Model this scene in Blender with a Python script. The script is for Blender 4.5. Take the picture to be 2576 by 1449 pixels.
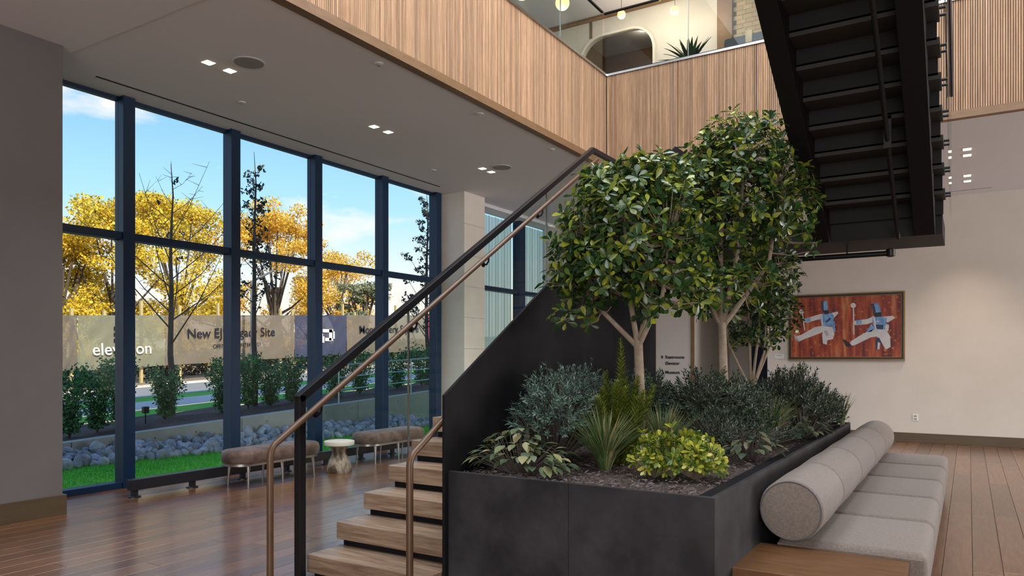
import bpy, bmesh, math, random
import numpy as np
from mathutils import Vector, Matrix, Quaternion
random.seed(7); rng = np.random.default_rng(11)
for o in list(bpy.data.objects): bpy.data.objects.remove(o)
S = bpy.context.scene
COL = S.collection
R = math.radians

# ------------------------------------------------------------------ camera
cam = bpy.data.cameras.new('camera'); camo = bpy.data.objects.new('camera', cam); COL.objects.link(camo)
CAM_YAW = 31.80
camo.location = (0, 0, 1.6); camo.rotation_euler = (R(90), 0, R(CAM_YAW))
cam.sensor_width = 36; cam.lens = 36*1853/2576; cam.shift_y = (897-724.5)/2576
cam.clip_end = 400; S.camera = camo
FW = (-math.sin(R(CAM_YAW)), math.cos(R(CAM_YAW))); RT = (math.cos(R(CAM_YAW)), math.sin(R(CAM_YAW)))
def proj(p):
    d = p[0]*FW[0]+p[1]*FW[1]
    if d < .2: return None
    return (1288+1853*(p[0]*RT[0]+p[1]*RT[1])/d, 897-1853*(p[2]-1.6)/d, d)

# ------------------------------------------------------------------ sky, sun, added fill lamps, exposure
S.view_settings.view_transform = 'Standard'; S.view_settings.look = 'None'
S.view_settings.gamma = 1; S.view_settings.use_curve_mapping = False
S.view_settings.exposure = 0.52
W = bpy.data.worlds.new('sky'); S.world = W; W.use_nodes = True
nt = W.node_tree; nt.nodes.clear()
def N(nt, t, **k):
    n = nt.nodes.new(t)
    for a, b in k.items(): setattr(n, a, b)
    return n
def ramp(nt, fac, stops, interp='LINEAR'):
    n = N(nt, 'ShaderNodeValToRGB'); cr = n.color_ramp; cr.interpolation = interp
    while len(cr.elements) < len(stops): cr.elements.new(.5)
    for e, (p, c) in zip(cr.elements, stops):
        e.position = p; e.color = (*c, 1) if len(c) == 3 else c
    nt.links.new(fac, n.inputs[0]); return n
tc = N(nt, 'ShaderNodeTexCoord'); sx = N(nt, 'ShaderNodeSeparateXYZ'); nt.links.new(tc.outputs['Generated'], sx.inputs[0])
grad = ramp(nt, sx.outputs['Z'], [(0, (.80, .62, .50)), (.05, (.90, .76, .65)), (.115, (.74, .82, .86)), (.19, (.42, .70, .92)), (.34, (.20, .45, .86)), (1, (.08, .22, .60))])
mp = N(nt, 'ShaderNodeMapping'); mp.inputs['Scale'].default_value = (1, 1, 3.2); nt.links.new(tc.outputs['Generated'], mp.inputs[0])
mp.inputs['Location'].default_value = (.62, .1, .25)
cn = N(nt, 'ShaderNodeTexNoise'); cn.inputs['Scale'].default_value = 3.6; cn.inputs['Detail'].default_value = 7; cn.inputs['Roughness'].default_value = .58
nt.links.new(mp.outputs[0], cn.inputs['Vector'])
cr = ramp(nt, cn.outputs[0], [(.53, (0, 0, 0)), (.68, (1, 1, 1))])
mx = N(nt, 'ShaderNodeMix', data_type='RGBA'); nt.links.new(cr.outputs[0], mx.inputs['Factor'])
nt.links.new(grad.outputs[0], mx.inputs['A']); mx.inputs['B'].default_value = (.95, .84, .78, 1)
bg = N(nt, 'ShaderNodeBackground'); bg.inputs['Strength'].default_value = .92; nt.links.new(mx.outputs['Result'], bg.inputs[0])
wo = N(nt, 'ShaderNodeOutputWorld'); nt.links.new(bg.outputs[0], wo.inputs[0])

def lamp(name, kind, energy, loc, color=(1, 1, 1), rot=(0, 0, 0), **k):
    l = bpy.data.lights.new(name, kind); l.energy = energy; l.color = color
    for a, b in k.items(): setattr(l, a, b)
    o = bpy.data.objects.new(name, l); COL.objects.link(o); o.location = loc; o.rotation_euler = rot
    return o
def aim(o, d): o.rotation_euler = Vector(d).to_track_quat('-Z', 'Y').to_euler()
sun = lamp('sun', 'SUN', 5.8, (30, -10, 40), (1, .86, .66), angle=R(.6)); aim(sun, (-.80, .30, -.62))
# added lamps for daylight assumed from above and behind; roof and south wall solid
fill_top_l = lamp('atrium_top_fill', 'AREA', 1020, (-1.2, 4.5, 9.1), (.93, .96, 1), shape='RECTANGLE', size=7, size_y=11); aim(fill_top_l, (0, 0, -1))  # added lamp under the closed roof, for assumed daylight from overhead
fill_south_l = lamp('south_wall_fill', 'AREA', 560, (2.0, -7.6, 3.2), (1, .97, .94), shape='RECTANGLE', size=9, size_y=5); aim(fill_south_l, (-.25, 1, -.02))  # added lamp before the windowless south wall, for assumed daylight behind the camera
bay_l = lamp('north_bay_fill', 'AREA', 900, (13.9, 12.0, 2.4), (1, .97, .94), shape='RECTANGLE', size=7, size_y=4); aim(bay_l, (-1, 0, 0))  # added fill lamp at the unseen east end, brightens ceilings and column

# ------------------------------------------------------------------ mesh helpers
def tag(o, label=None, cat=None, group=None, kind=None):
    if label: o['label'] = label
    if cat: o['category'] = cat
    if group: o['group'] = group
    if kind: o['kind'] = kind
    return o
def empty(name, loc=(0, 0, 0)):
    o = bpy.data.objects.new(name, None); COL.objects.link(o); o.location = loc; o.empty_display_size = .1
    return o
def thing(name, label, cat, loc, group=None): return tag(empty(name, loc), label, cat, group)
def wpos(o):
    v = Vector((0, 0, 0))
    while o is not None: v += Vector(o.location); o = o.parent
    return v
class MB:
    def __init__(s): s.v = []; s.f = []
    def add(s, vs, fs):
        b = len(s.v); s.v += [tuple(map(float, p)) for p in vs]; s.f += [tuple(b+i for i in f) for f in fs]; return s
    def box(s, x0, x1, y0, y1, z0, z1):
        return s.add([(x0,y0,z0),(x1,y0,z0),(x1,y1,z0),(x0,y1,z0),(x0,y0,z1),(x1,y0,z1),(x1,y1,z1),(x0,y1,z1)],
                     [(0,3,2,1),(4,5,6,7),(0,1,5,4),(1,2,6,5),(2,3,7,6),(3,0,4,7)])
    def prism(s, pts, off):
        n = len(pts); off = Vector(off); a = [Vector(p) for p in pts]
        return s.add([tuple(p) for p in a]+[tuple(p+off) for p in a],
                     [tuple(range(n))[::-1], tuple(range(n, 2*n))]+[(i, (i+1) % n, n+(i+1) % n, n+i) for i in range(n)])
    def tube(s, path, r, n=8, cap=True):
        P = [Vector(p) for p in path]; m = len(P); rr = r if isinstance(r, (list, tuple)) else [r]*m
        vs = []; up = None
        for i, p in enumerate(P):
            t = (P[min(i+1, m-1)]-P[max(i-1, 0)]).normalized()
            if up is None: up = Vector((0, 0, 1)) if abs(t.z) < .9 else Vector((1, 0, 0))
            a = t.cross(up); a = a.normalized() if a.length > 1e-6 else t.orthogonal().normalized()
            b = a.cross(t).normalized(); up = b
            vs += [tuple(p+(a*math.cos(2*math.pi*k/n)+b*math.sin(2*math.pi*k/n))*rr[i]) for k in range(n)]
        fs = [(i*n+k, i*n+(k+1) % n, (i+1)*n+(k+1) % n, (i+1)*n+k) for i in range(m-1) for k in range(n)]
        if cap: fs += [tuple(range(n))[::-1], tuple((m-1)*n+k for k in range(n))]
        return s.add(vs, fs)
    def bar(s, p, q, w, h, up=(0, 0, 1)):
        p, q, up = Vector(p), Vector(q), Vector(up); t = (q-p).normalized(); a = t.cross(up).normalized(); b = a.cross(t).normalized()
        c = [a*w/2*i+b*h/2*j for i, j in ((-1,-1),(1,-1),(1,1),(-1,1))]
        return s.add([tuple(p+x) for x in c]+[tuple(q+x) for x in c], [(0,1,2,3),(7,6,5,4),(0,4,5,1),(1,5,6,2),(2,6,7,3),(3,7,4,0)])
    def lathe(s, c, prof, n=24):
        m = len(prof); vs = [(c[0]+r*math.cos(2*math.pi*k/n), c[1]+r*math.sin(2*math.pi*k/n), c[2]+z) for r, z in prof for k in range(n)]
        fs = [(i*n+k, i*n+(k+1) % n, (i+1)*n+(k+1) % n, (i+1)*n+k) for i in range(m-1) for k in range(n)]
        fs += [tuple(range(n))[::-1], tuple((m-1)*n+k for k in range(n))]
        return s.add(vs, fs)
    def disc_y(s, c, r, th, n=16):   # short cylinder along Y
        return s.prism([(c[0]+r*math.cos(2*math.pi*k/n), c[1], c[2]+r*math.sin(2*math.pi*k/n)) for k in range(n)], (0, th, 0))
    def cyl_x(s, c, r, th, n=12):
        return s.prism([(c[0], c[1]+r*math.cos(2*math.pi*k/n), c[2]+r*math.sin(2*math.pi*k/n)) for k in range(n)], (th, 0, 0))
    def build(s, name, mat, parent=None, smooth=False, bevel=0, seg=2, sub=0, recalc=True):
        v = np.array(s.v, dtype=float)
        if parent is None:
            lo, hi = v.min(0), v.max(0); org = np.array([(lo[0]+hi[0])/2, (lo[1]+hi[1])/2, lo[2]])
        else: org = np.array(wpos(parent))
        me = bpy.data.meshes.new(name); me.from_pydata((v-org).tolist(), [], s.f)
        if recalc or bevel:
            bm = bmesh.new(); bm.from_mesh(me)
            bmesh.ops.recalc_face_normals(bm, faces=bm.faces)
            if bevel:
                es = [e for e in bm.edges if len(e.link_faces) == 2 and e.calc_face_angle(0) > R(30)]
                bmesh.ops.bevel(bm, geom=es, offset=bevel, segments=seg, profile=.5, affect='EDGES', clamp_overlap=True)
            bm.to_mesh(me); bm.free()
        if smooth:
            me.polygons.foreach_set('use_smooth', [True]*len(me.polygons))
            if smooth != 'all': me.set_sharp_from_angle(angle=R(40))
        me.materials.append(mat)
        o = bpy.data.objects.new(name, me); COL.objects.link(o)
        if parent is None: o.location = tuple(org)
        else: o.parent = parent
        if sub:
            m = o.modifiers.new('sub', 'SUBSURF'); m.levels = sub; m.render_levels = sub
        return o
def npmesh(name, v, f, mat, parent=None, smooth=False):
    """one mesh from numpy vertex array and list of same-length face tuples"""
    v = np.asarray(v, float)
    if parent is None:
        lo, hi = v.min(0), v.max(0); org = np.array([(lo[0]+hi[0])/2, (lo[1]+hi[1])/2, lo[2]])
    else: org = np.array(wpos(parent))
    me = bpy.data.meshes.new(name); me.from_pydata((v-org).tolist(), [], [tuple(x) for x in f])
    if smooth: me.polygons.foreach_set('use_smooth', [True]*len(me.polygons))
    me.materials.append(mat); o = bpy.data.objects.new(name, me); COL.objects.link(o)
    if parent is None: o.location = tuple(org)
    else: o.parent = parent
    return o
def inst(name, mesh, mat4, parent):
    o = bpy.data.objects.new(name, mesh); COL.objects.link(o); o.parent = parent
    o.matrix_local = Matrix.Translation(-wpos(parent)) @ mat4
    return o
def mesh_of(mb, mat, name='piece', smooth=False):
    me = bpy.data.meshes.new(name); me.from_pydata(mb.v, [], mb.f); me.materials.append(mat)
    if smooth: me.polygons.foreach_set('use_smooth', [True]*len(me.polygons))
    return me
def text(body, size, mat, parent, origin, xdir, updir, name='lettering', align='LEFT', ext=.002, bold=0):
    c = bpy.data.curves.new('txt', 'FONT'); c.body = body; c.size = size; c.align_x = align; c.extrude = ext; c.offset = bold; c.resolution_u = 3
    t = bpy.data.objects.new('txt', c); COL.objects.link(t)
    me = bpy.data.meshes.new_from_object(t.evaluated_get(bpy.context.evaluated_depsgraph_get()))
    bpy.data.objects.remove(t); me.materials.clear(); me.materials.append(mat)
    x = Vector(xdir).normalized(); u = Vector(updir).normalized(); z = x.cross(u)
    M = Matrix((x, u, z)).transposed().to_4x4(); M.translation = Vector(origin)
    return inst(name, me, M, parent)

# ------------------------------------------------------------------ materials
MATS = {}
def mat(name, col, rough=.6, metal=0, var=None, scale=6, stretch=(1, 1, 1), bump=0, bscale=None, coat=0, spec=.5, detail=5, island=0, trans=0, emit=None, estr=0, sheen=0, contrast=(.3, .7), coords='pos'):
    m = bpy.data.materials.new(name); m.use_nodes = True; t = m.node_tree; L = t.links
    b = t.nodes['Principled BSDF']; b.inputs['Roughness'].default_value = rough; b.inputs['Metallic'].default_value = metal
    b.inputs['Specular IOR Level'].default_value = spec; b.inputs['Coat Weight'].default_value = coat; b.inputs['Coat Roughness'].default_value = .15
    if sheen: b.inputs['Sheen Weight'].default_value = sheen; b.inputs['Sheen Roughness'].default_value = .5
    b.inputs['Base Color'].default_value = (*col, 1)
    if emit: b.inputs['Emission Color'].default_value = (*emit, 1); b.inputs['Emission Strength'].default_value = estr
    rnd = None; vec = None
    if var or bump or island:
        g = N(t, 'ShaderNodeNewGeometry'); oi = N(t, 'ShaderNodeObjectInfo')
        ad = N(t, 'ShaderNodeMath', operation='ADD'); L.new(g.outputs['Random Per Island'], ad.inputs[0]); L.new(oi.outputs['Random'], ad.inputs[1])
        fr = N(t, 'ShaderNodeMath', operation='FRACT'); L.new(ad.outputs[0], fr.inputs[0]); rnd = fr.outputs[0]
        mpn = N(t, 'ShaderNodeMapping'); mpn.inputs['Scale'].default_value = stretch; L.new(g.outputs['Position'], mpn.inputs[0]); vec = mpn.outputs[0]
        if island:
            ml = N(t, 'ShaderNodeMath', operation='MULTIPLY'); ml.inputs[1].default_value = 37; L.new(rnd, ml.inputs[0])
            va = N(t, 'ShaderNodeVectorMath', operation='ADD'); L.new(vec, va.inputs[0]); L.new(ml.outputs[0], va.inputs[1]); vec = va.outputs[0]
    if var:
        nz = N(t, 'ShaderNodeTexNoise'); nz.inputs['Scale'].default_value = scale; nz.inputs['Detail'].default_value = detail; nz.inputs['Roughness'].default_value = .6
        L.new(vec, nz.inputs['Vector'])
        rp = ramp(t, nz.outputs[0], [(contrast[0], col), (contrast[1], var)])
        out = rp.outputs[0]
    else: out = None
    if island:
        # each piece its own tone
        hs = N(t, 'ShaderNodeHueSaturation'); mr = N(t, 'ShaderNodeMapRange'); mr.inputs['To Min'].default_value = 1-island; mr.inputs['To Max'].default_value = 1+island
        L.new(rnd, mr.inputs[0]); L.new(mr.outputs[0], hs.inputs['Value'])
        if out: L.new(out, hs.inputs['Color'])
        else: hs.inputs['Color'].default_value = (*col, 1)
        out = hs.outputs[0]
    if out: L.new(out, b.inputs['Base Color'])
    if bump:
        n2 = N(t, 'ShaderNodeTexNoise'); n2.inputs['Scale'].default_value = bscale or scale*3; n2.inputs['Detail'].default_value = 4; L.new(vec, n2.inputs['Vector'])
        bp = N(t, 'ShaderNodeBump'); bp.inputs['Strength'].default_value = bump; bp.inputs['Distance'].default_value = .01
        L.new(n2.outputs[0], bp.inputs['Height']); L.new(bp.outputs[0], b.inputs['Normal'])
    if trans:
        tl = N(t, 'ShaderNodeBsdfTranslucent'); ms = N(t, 'ShaderNodeMixShader'); ms.inputs[0].default_value = trans
        if out: L.new(out, tl.inputs[0])
        else: tl.inputs[0].default_value = (*col, 1)
        L.new(b.outputs[0], ms.inputs[1]); L.new(tl.outputs[0], ms.inputs[2]); L.new(ms.outputs[0], t.nodes['Material Output'].inputs[0])
    MATS[name] = m; return m
def leafmat(name, dark, mid, bright, fr=(.0, .55, .9), rough=.35, trans=.25, gscale=0):
    m = bpy.data.materials.new(name); m.use_nodes = True; t = m.node_tree; L = t.links; b = t.nodes['Principled BSDF']
    g = N(t, 'ShaderNodeNewGeometry'); oi = N(t, 'ShaderNodeObjectInfo'); ad = N(t, 'ShaderNodeMath', operation='ADD')
    L.new(g.outputs['Random Per Island'], ad.inputs[0]); L.new(oi.outputs['Random'], ad.inputs[1])
    f = N(t, 'ShaderNodeMath', operation='FRACT'); L.new(ad.outputs[0], f.inputs[0])
    r = ramp(t, f.outputs[0], [(fr[0], dark), (fr[1], mid), (fr[2], bright), (1, bright)]); out = r.outputs[0]
    L.new(out, b.inputs['Base Color']); b.inputs['Roughness'].default_value = rough
    tl = N(t, 'ShaderNodeBsdfTranslucent'); ms = N(t, 'ShaderNodeMixShader'); ms.inputs[0].default_value = trans
    L.new(out, tl.inputs[0]); L.new(b.outputs[0], ms.inputs[1]); L.new(tl.outputs[0], ms.inputs[2]); L.new(ms.outputs[0], t.nodes['Material Output'].inputs[0])
    return m
def glassmat(name, tint=(.96, .99, .98), refl=.6):
    m = bpy.data.materials.new(name); m.use_nodes = True; t = m.node_tree; L = t.links; t.nodes.remove(t.nodes['Principled BSDF'])
    lw_ = N(t, 'ShaderNodeLayerWeight'); lw_.inputs[0].default_value = .5; pw_ = N(t, 'ShaderNodeMath', operation='POWER'); pw_.inputs[1].default_value = 5; L.new(lw_.outputs['Facing'], pw_.inputs[0])
    fz = N(t, 'ShaderNodeMath', operation='MULTIPLY_ADD'); L.new(pw_.outputs[0], fz.inputs[0]); fz.inputs[1].default_value = .85; fz.inputs[2].default_value = .012; tr = N(t, 'ShaderNodeBsdfTransparent'); tr.inputs[0].default_value = (*tint, 1)
    gl = N(t, 'ShaderNodeBsdfGlossy'); gl.inputs['Roughness'].default_value = 0.0; gl.inputs[0].default_value = (refl, refl, refl, 1)
    ms = N(t, 'ShaderNodeMixShader'); L.new(fz.outputs[0], ms.inputs[0]); L.new(tr.outputs[0], ms.inputs[1]); L.new(gl.outputs[0], ms.inputs[2])
    L.new(ms.outputs[0], t.nodes['Material Output'].inputs[0]); return m
def meshcloth(name, col, transp=.3, transl=.35):
    m = bpy.data.materials.new(name); m.use_nodes = True; t = m.node_tree; L = t.links; b = t.nodes['Principled BSDF']
    b.inputs['Base Color'].default_value = (*col, 1); b.inputs['Roughness'].default_value = .7
    tl = N(t, 'ShaderNodeBsdfTranslucent'); tl.inputs[0].default_value = (*col, 1); tr = N(t, 'ShaderNodeBsdfTransparent')
    a = N(t, 'ShaderNodeMixShader'); a.inputs[0].default_value = transl; L.new(b.outputs[0], a.inputs[1]); L.new(tl.outputs[0], a.inputs[2])
    c = N(t, 'ShaderNodeMixShader'); c.inputs[0].default_value = transp; L.new(a.outputs[0], c.inputs[1]); L.new(tr.outputs[0], c.inputs[2])
    L.new(c.outputs[0], t.nodes['Material Output'].inputs[0]); return m

M = dict(
 ceiling=mat('ceiling_plaster', (.74, .735, .77), .85),
 wall=mat('wall_plaster', (.64, .59, .54), .85, var=(.60, .55, .50), scale=2),
 pier=mat('pier_plaster_shaded', (.15, .138, .138), .8, var=(.13, .12, .12), scale=1.5),  # plaster colour darkened to hold the shade on this face
 limestone=mat('limestone', (.76, .71, .65), .7, var=(.70, .64, .57), scale=3),
 plank=mat('oak_plank', (.092, .039, .017), .33, var=(.19, .092, .046), scale=5, stretch=(9, .7, 1), island=.24, bump=.06, bscale=30, coat=.45, detail=7),
 subfloor=mat('subfloor', (.03, .02, .015), .8),
 tread=mat('oak_tread', (.17, .108, .070), .38, var=(.33, .24, .17), scale=4, stretch=(.7, 8, 10), island=.12, bump=.08, bscale=24, detail=8, contrast=(.36, .64)),
 table_wood=mat('table_wood', (.10, .045, .016), .40, var=(.165, .08, .032), scale=5, stretch=(1, 6, 6), bump=.06, bscale=30, detail=7),
 flute=mat('fluted_oak', (.31, .175, .095), .62, var=(.47, .30, .18), scale=4, stretch=(6, 6, .5), island=.28, detail=6),
 flute_trim=mat('oak_trim', (.17, .092, .042), .5, var=(.22, .125, .06), scale=5, stretch=(1, 1, 4)),
 steel=mat('black_steel', (.007, .007, .009), .75, spec=.1, var=(.017, .016, .018), scale=2.2, detail=6, contrast=(.35, .75)),
 stair_under=mat('stair_steel', (.006, .005, .006), .6, spec=.3),
 tread_under=mat('tread_pan', (.035, .031, .028), .6, spec=.3),
 planter=mat('planter_stone', (.014, .014, .017), .6, spec=.35, var=(.042, .042, .047), scale=3.5, detail=8, contrast=(.35, .7), bump=.05, bscale=40),
 rail=mat('black_rail', (.010, .010, .012), .38, spec=.35),
 bronze=mat('brown_handrail', (.115, .060, .032), .38, var=(.085, .044, .024), scale=8),
 mullion=mat('blue_black_aluminium', (.004, .024, .066), .42, spec=.35),
 heater=mat('heater_black', (.010, .012, .017), .4),
 baseb=mat('baseboard_oak', (.075, .050, .028), .5, var=(.10, .068, .038), scale=5, stretch=(.5, .5, 5)),
 glass=glassmat('window_glass'), bglass=glassmat('balustrade_glass', (.93, .97, .955), .85),
 chrome=mat('brushed_steel', (.55, .55, .55), .3, metal=1),
 fabric=mat('taupe_fabric', (.205, .168, .146), .9, var=(.16, .132, .115), scale=60, bump=.25, bscale=220, sheen=.2, contrast=(.4, .6)),
 piping=mat('grey_piping', (.10, .10, .11), .8),
 velvet=mat('brown_velvet', (.060, .032, .022), .6, var=(.17, .115, .095), scale=7, sheen=.15, contrast=(.38, .68), bump=.15),
 silverleg=mat('silver_leg', (.42, .40, .38), .32, metal=.8),
 trunkstool=mat('petrified_wood', (.40, .32, .25), .5, var=(.07, .042, .028), scale=9, stretch=(1, 1, .4), contrast=(.44, .58), bump=.1),
 white=mat('white_plastic', (.75, .74, .72), .5), dark=mat('dark_void', (.008, .008, .009), .8),
 grille=mat('speaker_grille', (.30, .29, .285), .8),
 glow=mat('downlight_glow', (1, .9, .7), .5, emit=(1, .80, .52), estr=3.2),
 globe=mat('globe_glow', (1, .8, .5), .5, emit=(1, .55, .20), estr=.85),
 downwhite=mat('bulb_glow', (1, .9, .7), .5, emit=(1, .88, .66), estr=1.6),
 mulch=mat('mulch', (.045, .030, .026), .95, var=(.09, .065, .055), scale=25, bump=.6, bscale=60),
 chip=mat('mulch_fibre', (.10, .085, .085), .9, island=.75), bark=mat('tree_bark', (.26, .20, .145), .8, var=(.38, .31, .24), scale=18, bump=.3),
 darkbark=mat('dark_bark', (.055, .042, .036), .9, var=(.10, .08, .07), scale=12),
 canvas=None,
)

# ------------------------------------------------------------------ room shell
def struct(name, mb, m, parent=None, **k):
    o = mb.build(name, m, parent, **k)
    if parent is None: o['kind'] = 'structure'
    return o
def sempty(name, loc):
    o = empty(name, loc); o['kind'] = 'structure'; return o
WX = -8.78          # inner face line of the west window wall
ZC = 4.77           # ground-floor ceiling
F2 = 6.20           # upper floor
BX, BY = -5.15, 11.3   # faces of the upper-floor edge around the atrium
YB = 15.65          # north wall with the painting

# floor: sub-floor slab and individual oak boards running north
fl = sempty('floor', (0, 0, 0))
MB().box(-8.75, 14.2, -8, 19, -.16, -.022).build('subfloor', M['subfloor'], fl)
PW, PL = .195, 2.25
pm = MB(); g = .0012
pm.add([(g,g,-.02),(PW-g,g,-.02),(PW-g,PL-g,-.02),(g,PL-g,-.02),(g,g,-.002),(PW-g,g,-.002),(PW-g,PL-g,-.002),(g,PL-g,-.002),(.003,.003,0),(PW-.003,.003,0),(PW-.003,PL-.003,0),(.003,PL-.003,0)],
       [(0,1,5,4),(1,2,6,5),(2,3,7,6),(3,0,4,7),(4,5,9,8),(5,6,10,9),(6,7,11,10),(7,4,8,11),(8,9,10,11)])
plank_me = mesh_of(pm, M['plank'], 'floor_plank')
planks = []
nrow = int((14.2+8.75)/PW)
for i in range(nrow):
    x = -8.75+i*PW; y = -8.0-random.random()*PL
    while y < 17.6:
        if y+PL > -8: planks.append((x, y))
        y += PL
def plank_score(p):
    q = proj((p[0]+PW/2, p[1]+PL/2, 0)); e = proj((p[0]+PW/2, p[1]+PL, 0))
    best = 0
    for r_ in (q, e):
        if r_ and -80 < r_[0] < 2650 and 900 < r_[1] < 1520:
            hid = 1130 < r_[0] < 2230 and p[1] < 10.5 and p[0] < -.3
            best = max(best, (.05 if hid else 1)/r_[2]**2)
    return best
planks.sort(key=plank_score, reverse=True)
for (x, y) in planks[:300]: inst('plank', plank_me, Matrix.Translation((x, y, 0)), fl)
rest = MB()
for (x, y) in planks[300:]: rest.add([(vx+x, vy+y, vz) for vx, vy, vz in pm.v], pm.f)
tag(rest.build('plank_field', M['plank'], fl, recalc=False), kind='stuff')

# ceiling over the window side, in two boards with a shadow joint
ce = sempty('ceiling', (-7, 6, ZC))
MB().box(-8.80, BX, 4.106, 16.3, ZC, ZC+.03).build('ceiling_panel', M['ceiling'], ce)
MB().box(-8.80, BX, -8, 4.094, ZC-.012, ZC+.03).build('ceiling_panel', M['ceiling'], ce)
MB().box(-8.80, BX-.12, -8, 18.0, ZC+.03, F2-.02).build('ceiling_slab', M['subfloor'], ce)
MB().box(-8.405, -8.372, 4.60, 10.97, ZC-.003, ZC+.02).build('slot_diffuser', M['dark'], ce)
# ceiling of the north bay, falling slightly to the painted wall
cn_ = MB(); cn_.add([(BX, BY+.02, 4.74), (14.2, BY+.02, 4.74), (14.2, YB+.02, 4.53), (BX, YB+.02, 4.53), (BX, BY+.02, 4.80), (14.2, BY+.02, 4.80), (14.2, YB+.02, 4.6), (BX, YB+.02, 4.6)],
   [(0,1,2,3),(7,6,5,4),(0,4,5,1),(1,5,6,2),(2,6,7,3),(3,7,4,0)])
struct('ceiling_north_bay', cn_, M['ceiling'])
MB().box(BX-.12, 14.2, BY+.12, 18.0, 4.81, F2-.02).build('floor_slab_north', M['subfloor'])['kind'] = 'structure'
MB().box(BX, -2.5, YB+.03, 18.9, 4.50, 4.60).build('ceiling_corridor', M['ceiling'])['kind'] = 'structure'

# walls
wn = sempty('wall_north', (0, YB, 0))
MB().box(-3.52, 14.2, YB, YB+.2, 0, 4.81).build('wall_face', M['wall'], wn)
MB().box(-8.78, -5.10, YB, YB+.2, 0, 4.81).build('wall_face', M['wall'], wn)
MB().box(-5.30, -5.10, YB+.2, 18.7, 0, 4.6).build('corridor_side', M['limestone'], wn)
MB().box(-5.3, -2.5, 18.6, 18.8, 0, 4.6).build('corridor_end', M['wall'], wn)
MB().box(-2.6, -2.5, YB+.2, 18.7, 0, 4.6).build('corridor_side', M['wall'], wn)
MB().box(-5.135, -5.085, YB-.012, YB+.10, 0, 4.5).build('jamb', M['flute_trim'], wn)
MB().box(-5.955, -5.925, YB-.010, YB+.02, 0, 4.6).build('panel_joint', M['flute_trim'], wn)
dr = sempty('door_1', (-4.3, 18.58, 0))
MB().box(-4.55, -4.16, 18.56, 18.6, 0, 2.9).build('door_leaf', M['mullion'], dr)
MB().box(-4.16, -4.09, 18.54, 18.6, 0, 2.96).build('door_frame', M['silverleg'], dr)
MB().box(-4.60, -4.09, 18.54, 18.6, 2.9, 2.96).build('door_frame', M['silverleg'], dr)
bb = sempty('baseboard_north', (0, YB, 0))
MB().box(-3.52, 14.2, YB-.022, YB, 0, .175).build('skirting', M['baseb'], bb, bevel=.003)
MB().box(-8.7, -5.14, YB-.022, YB, 0, .175).build('skirting', M['baseb'], bb, bevel=.003)
wp = sempty('wall_west_pier', (-8.3, 0, 0))
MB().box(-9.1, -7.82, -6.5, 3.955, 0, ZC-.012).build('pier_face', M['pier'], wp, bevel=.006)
bp_ = sempty('baseboard_west', (-7.82, 3.9, 0))
MB().box(-7.82, -7.795, -6.5, 3.982, 0, .20).build('skirting', M['baseb'], bp_, bevel=.003)
MB().box(-8.70, -7.82, 3.955, 3.982, 0, .20).build('skirting', M['baseb'], bp_, bevel=.003)
cp = sempty('wall_west_column', (-8.45, 11.8, 0))
MB().box(-9.0, -8.20, 11.50, 12.20, 0, ZC).build('column_body', M['limestone'], cp, bevel=.008)
for z in np.arange(.55, 4.7, .6): MB().box(-8.21, -8.1985, 11.495, 12.205, z, z+.004).build('stone_joint', M['baseb'], cp)
we = MB(); we.box(14.2, 14.4, -8.2, 18.8, 0, 9.6); struct('wall_east', we, M['wall'])
ws = MB(); ws.box(-9.1, 14.4, -8.4, -8.2, 0, 9.6); struct('wall_south', ws, M['wall'])
wr = MB(); wr.box(-9.1, 14.4, -8.4, 19, 9.6, 9.9); struct('ceiling_roof', wr, M['ceiling'])
wk = MB(); wk.box(-9.1, 14.4, 18.8, 19, 0, 9.6); struct('wall_far_north', wk, M['wall'])
wf = MB(); wf.box(-9.1, -8.70, 16.15, 19, 0, 9.6); struct('wall_west_corner', wf, M['wall'])
wl = MB(); wl.box(-9.1, -8.75, -8.2, -6.4, 0, 9.6); struct('wall_west_end', wl, M['wall'])

# west glazing
def glazing(name, ys, z0, z1, zt, ya, yb, mw=.15):
    w = sempty(name, (WX, (ya+yb)/2, z0))
    for y in ys: MB().box(WX-.11, WX+.075, y-mw/2, y+mw/2, z0, z1).build('mullion', M['mullion'], w, bevel=.004)
    edges = [ya]+list(ys)+[yb]
    for a, b in zip(edges[:-1], edges[1:]):
        a2 = a+(mw/2 if a in ys else 0); b2 = b-(mw/2 if b in ys else 0)
        if b2-a2 < .05: continue
        if zt: MB().box(WX-.11, WX+.05, a2, b2, zt-.045, zt+.045).build('transom', M['mullion'], w, bevel=.004)
        MB().box(WX-.11, WX+.05, a2, b2, z0, z0+.075).build('sill', M['mullion'], w, bevel=.004)
        MB().box(WX-.11, WX-.02, a2, b2, z1-.045, z1).build('head', M['mullion'], w)
        for p, q in ([(z0+.075, zt-.045), (zt+.045, z1-.045)] if zt else [(z0+.075, z1-.045)]):
            MB().box(WX-.042, WX-.030, a2, b2, p, q).build('pane', M['glass'], w)
    return w
glazing('window_1', [5.18, 6.72, 8.265, 9.83, 11.36], 0, ZC, 3.07, 3.90, 11.50)
glazing('window_2', [14.50, 15.98], 0, ZC, 3.07, 12.2, 16.15, .26)
glazing('window_3', [-4.6, -3, -1.5, .03, 1.58, 3.13, 4.66, 6.2, 7.74, 9.29, 10.83, 12.37, 13.92, 15.46], F2, 8.95, None, -6.4, 16.15)
hd = MB(); hd.box(WX-.12, WX+.30, 12.2, 16.15, 4.70, ZC); struct('trim_1', hd, M['ceiling'])
sp_ = MB(); sp_.box(WX-.13, WX-.02, -6.4, 16.15, ZC, F2); struct('trim_2', sp_, M['mullion'])
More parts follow.
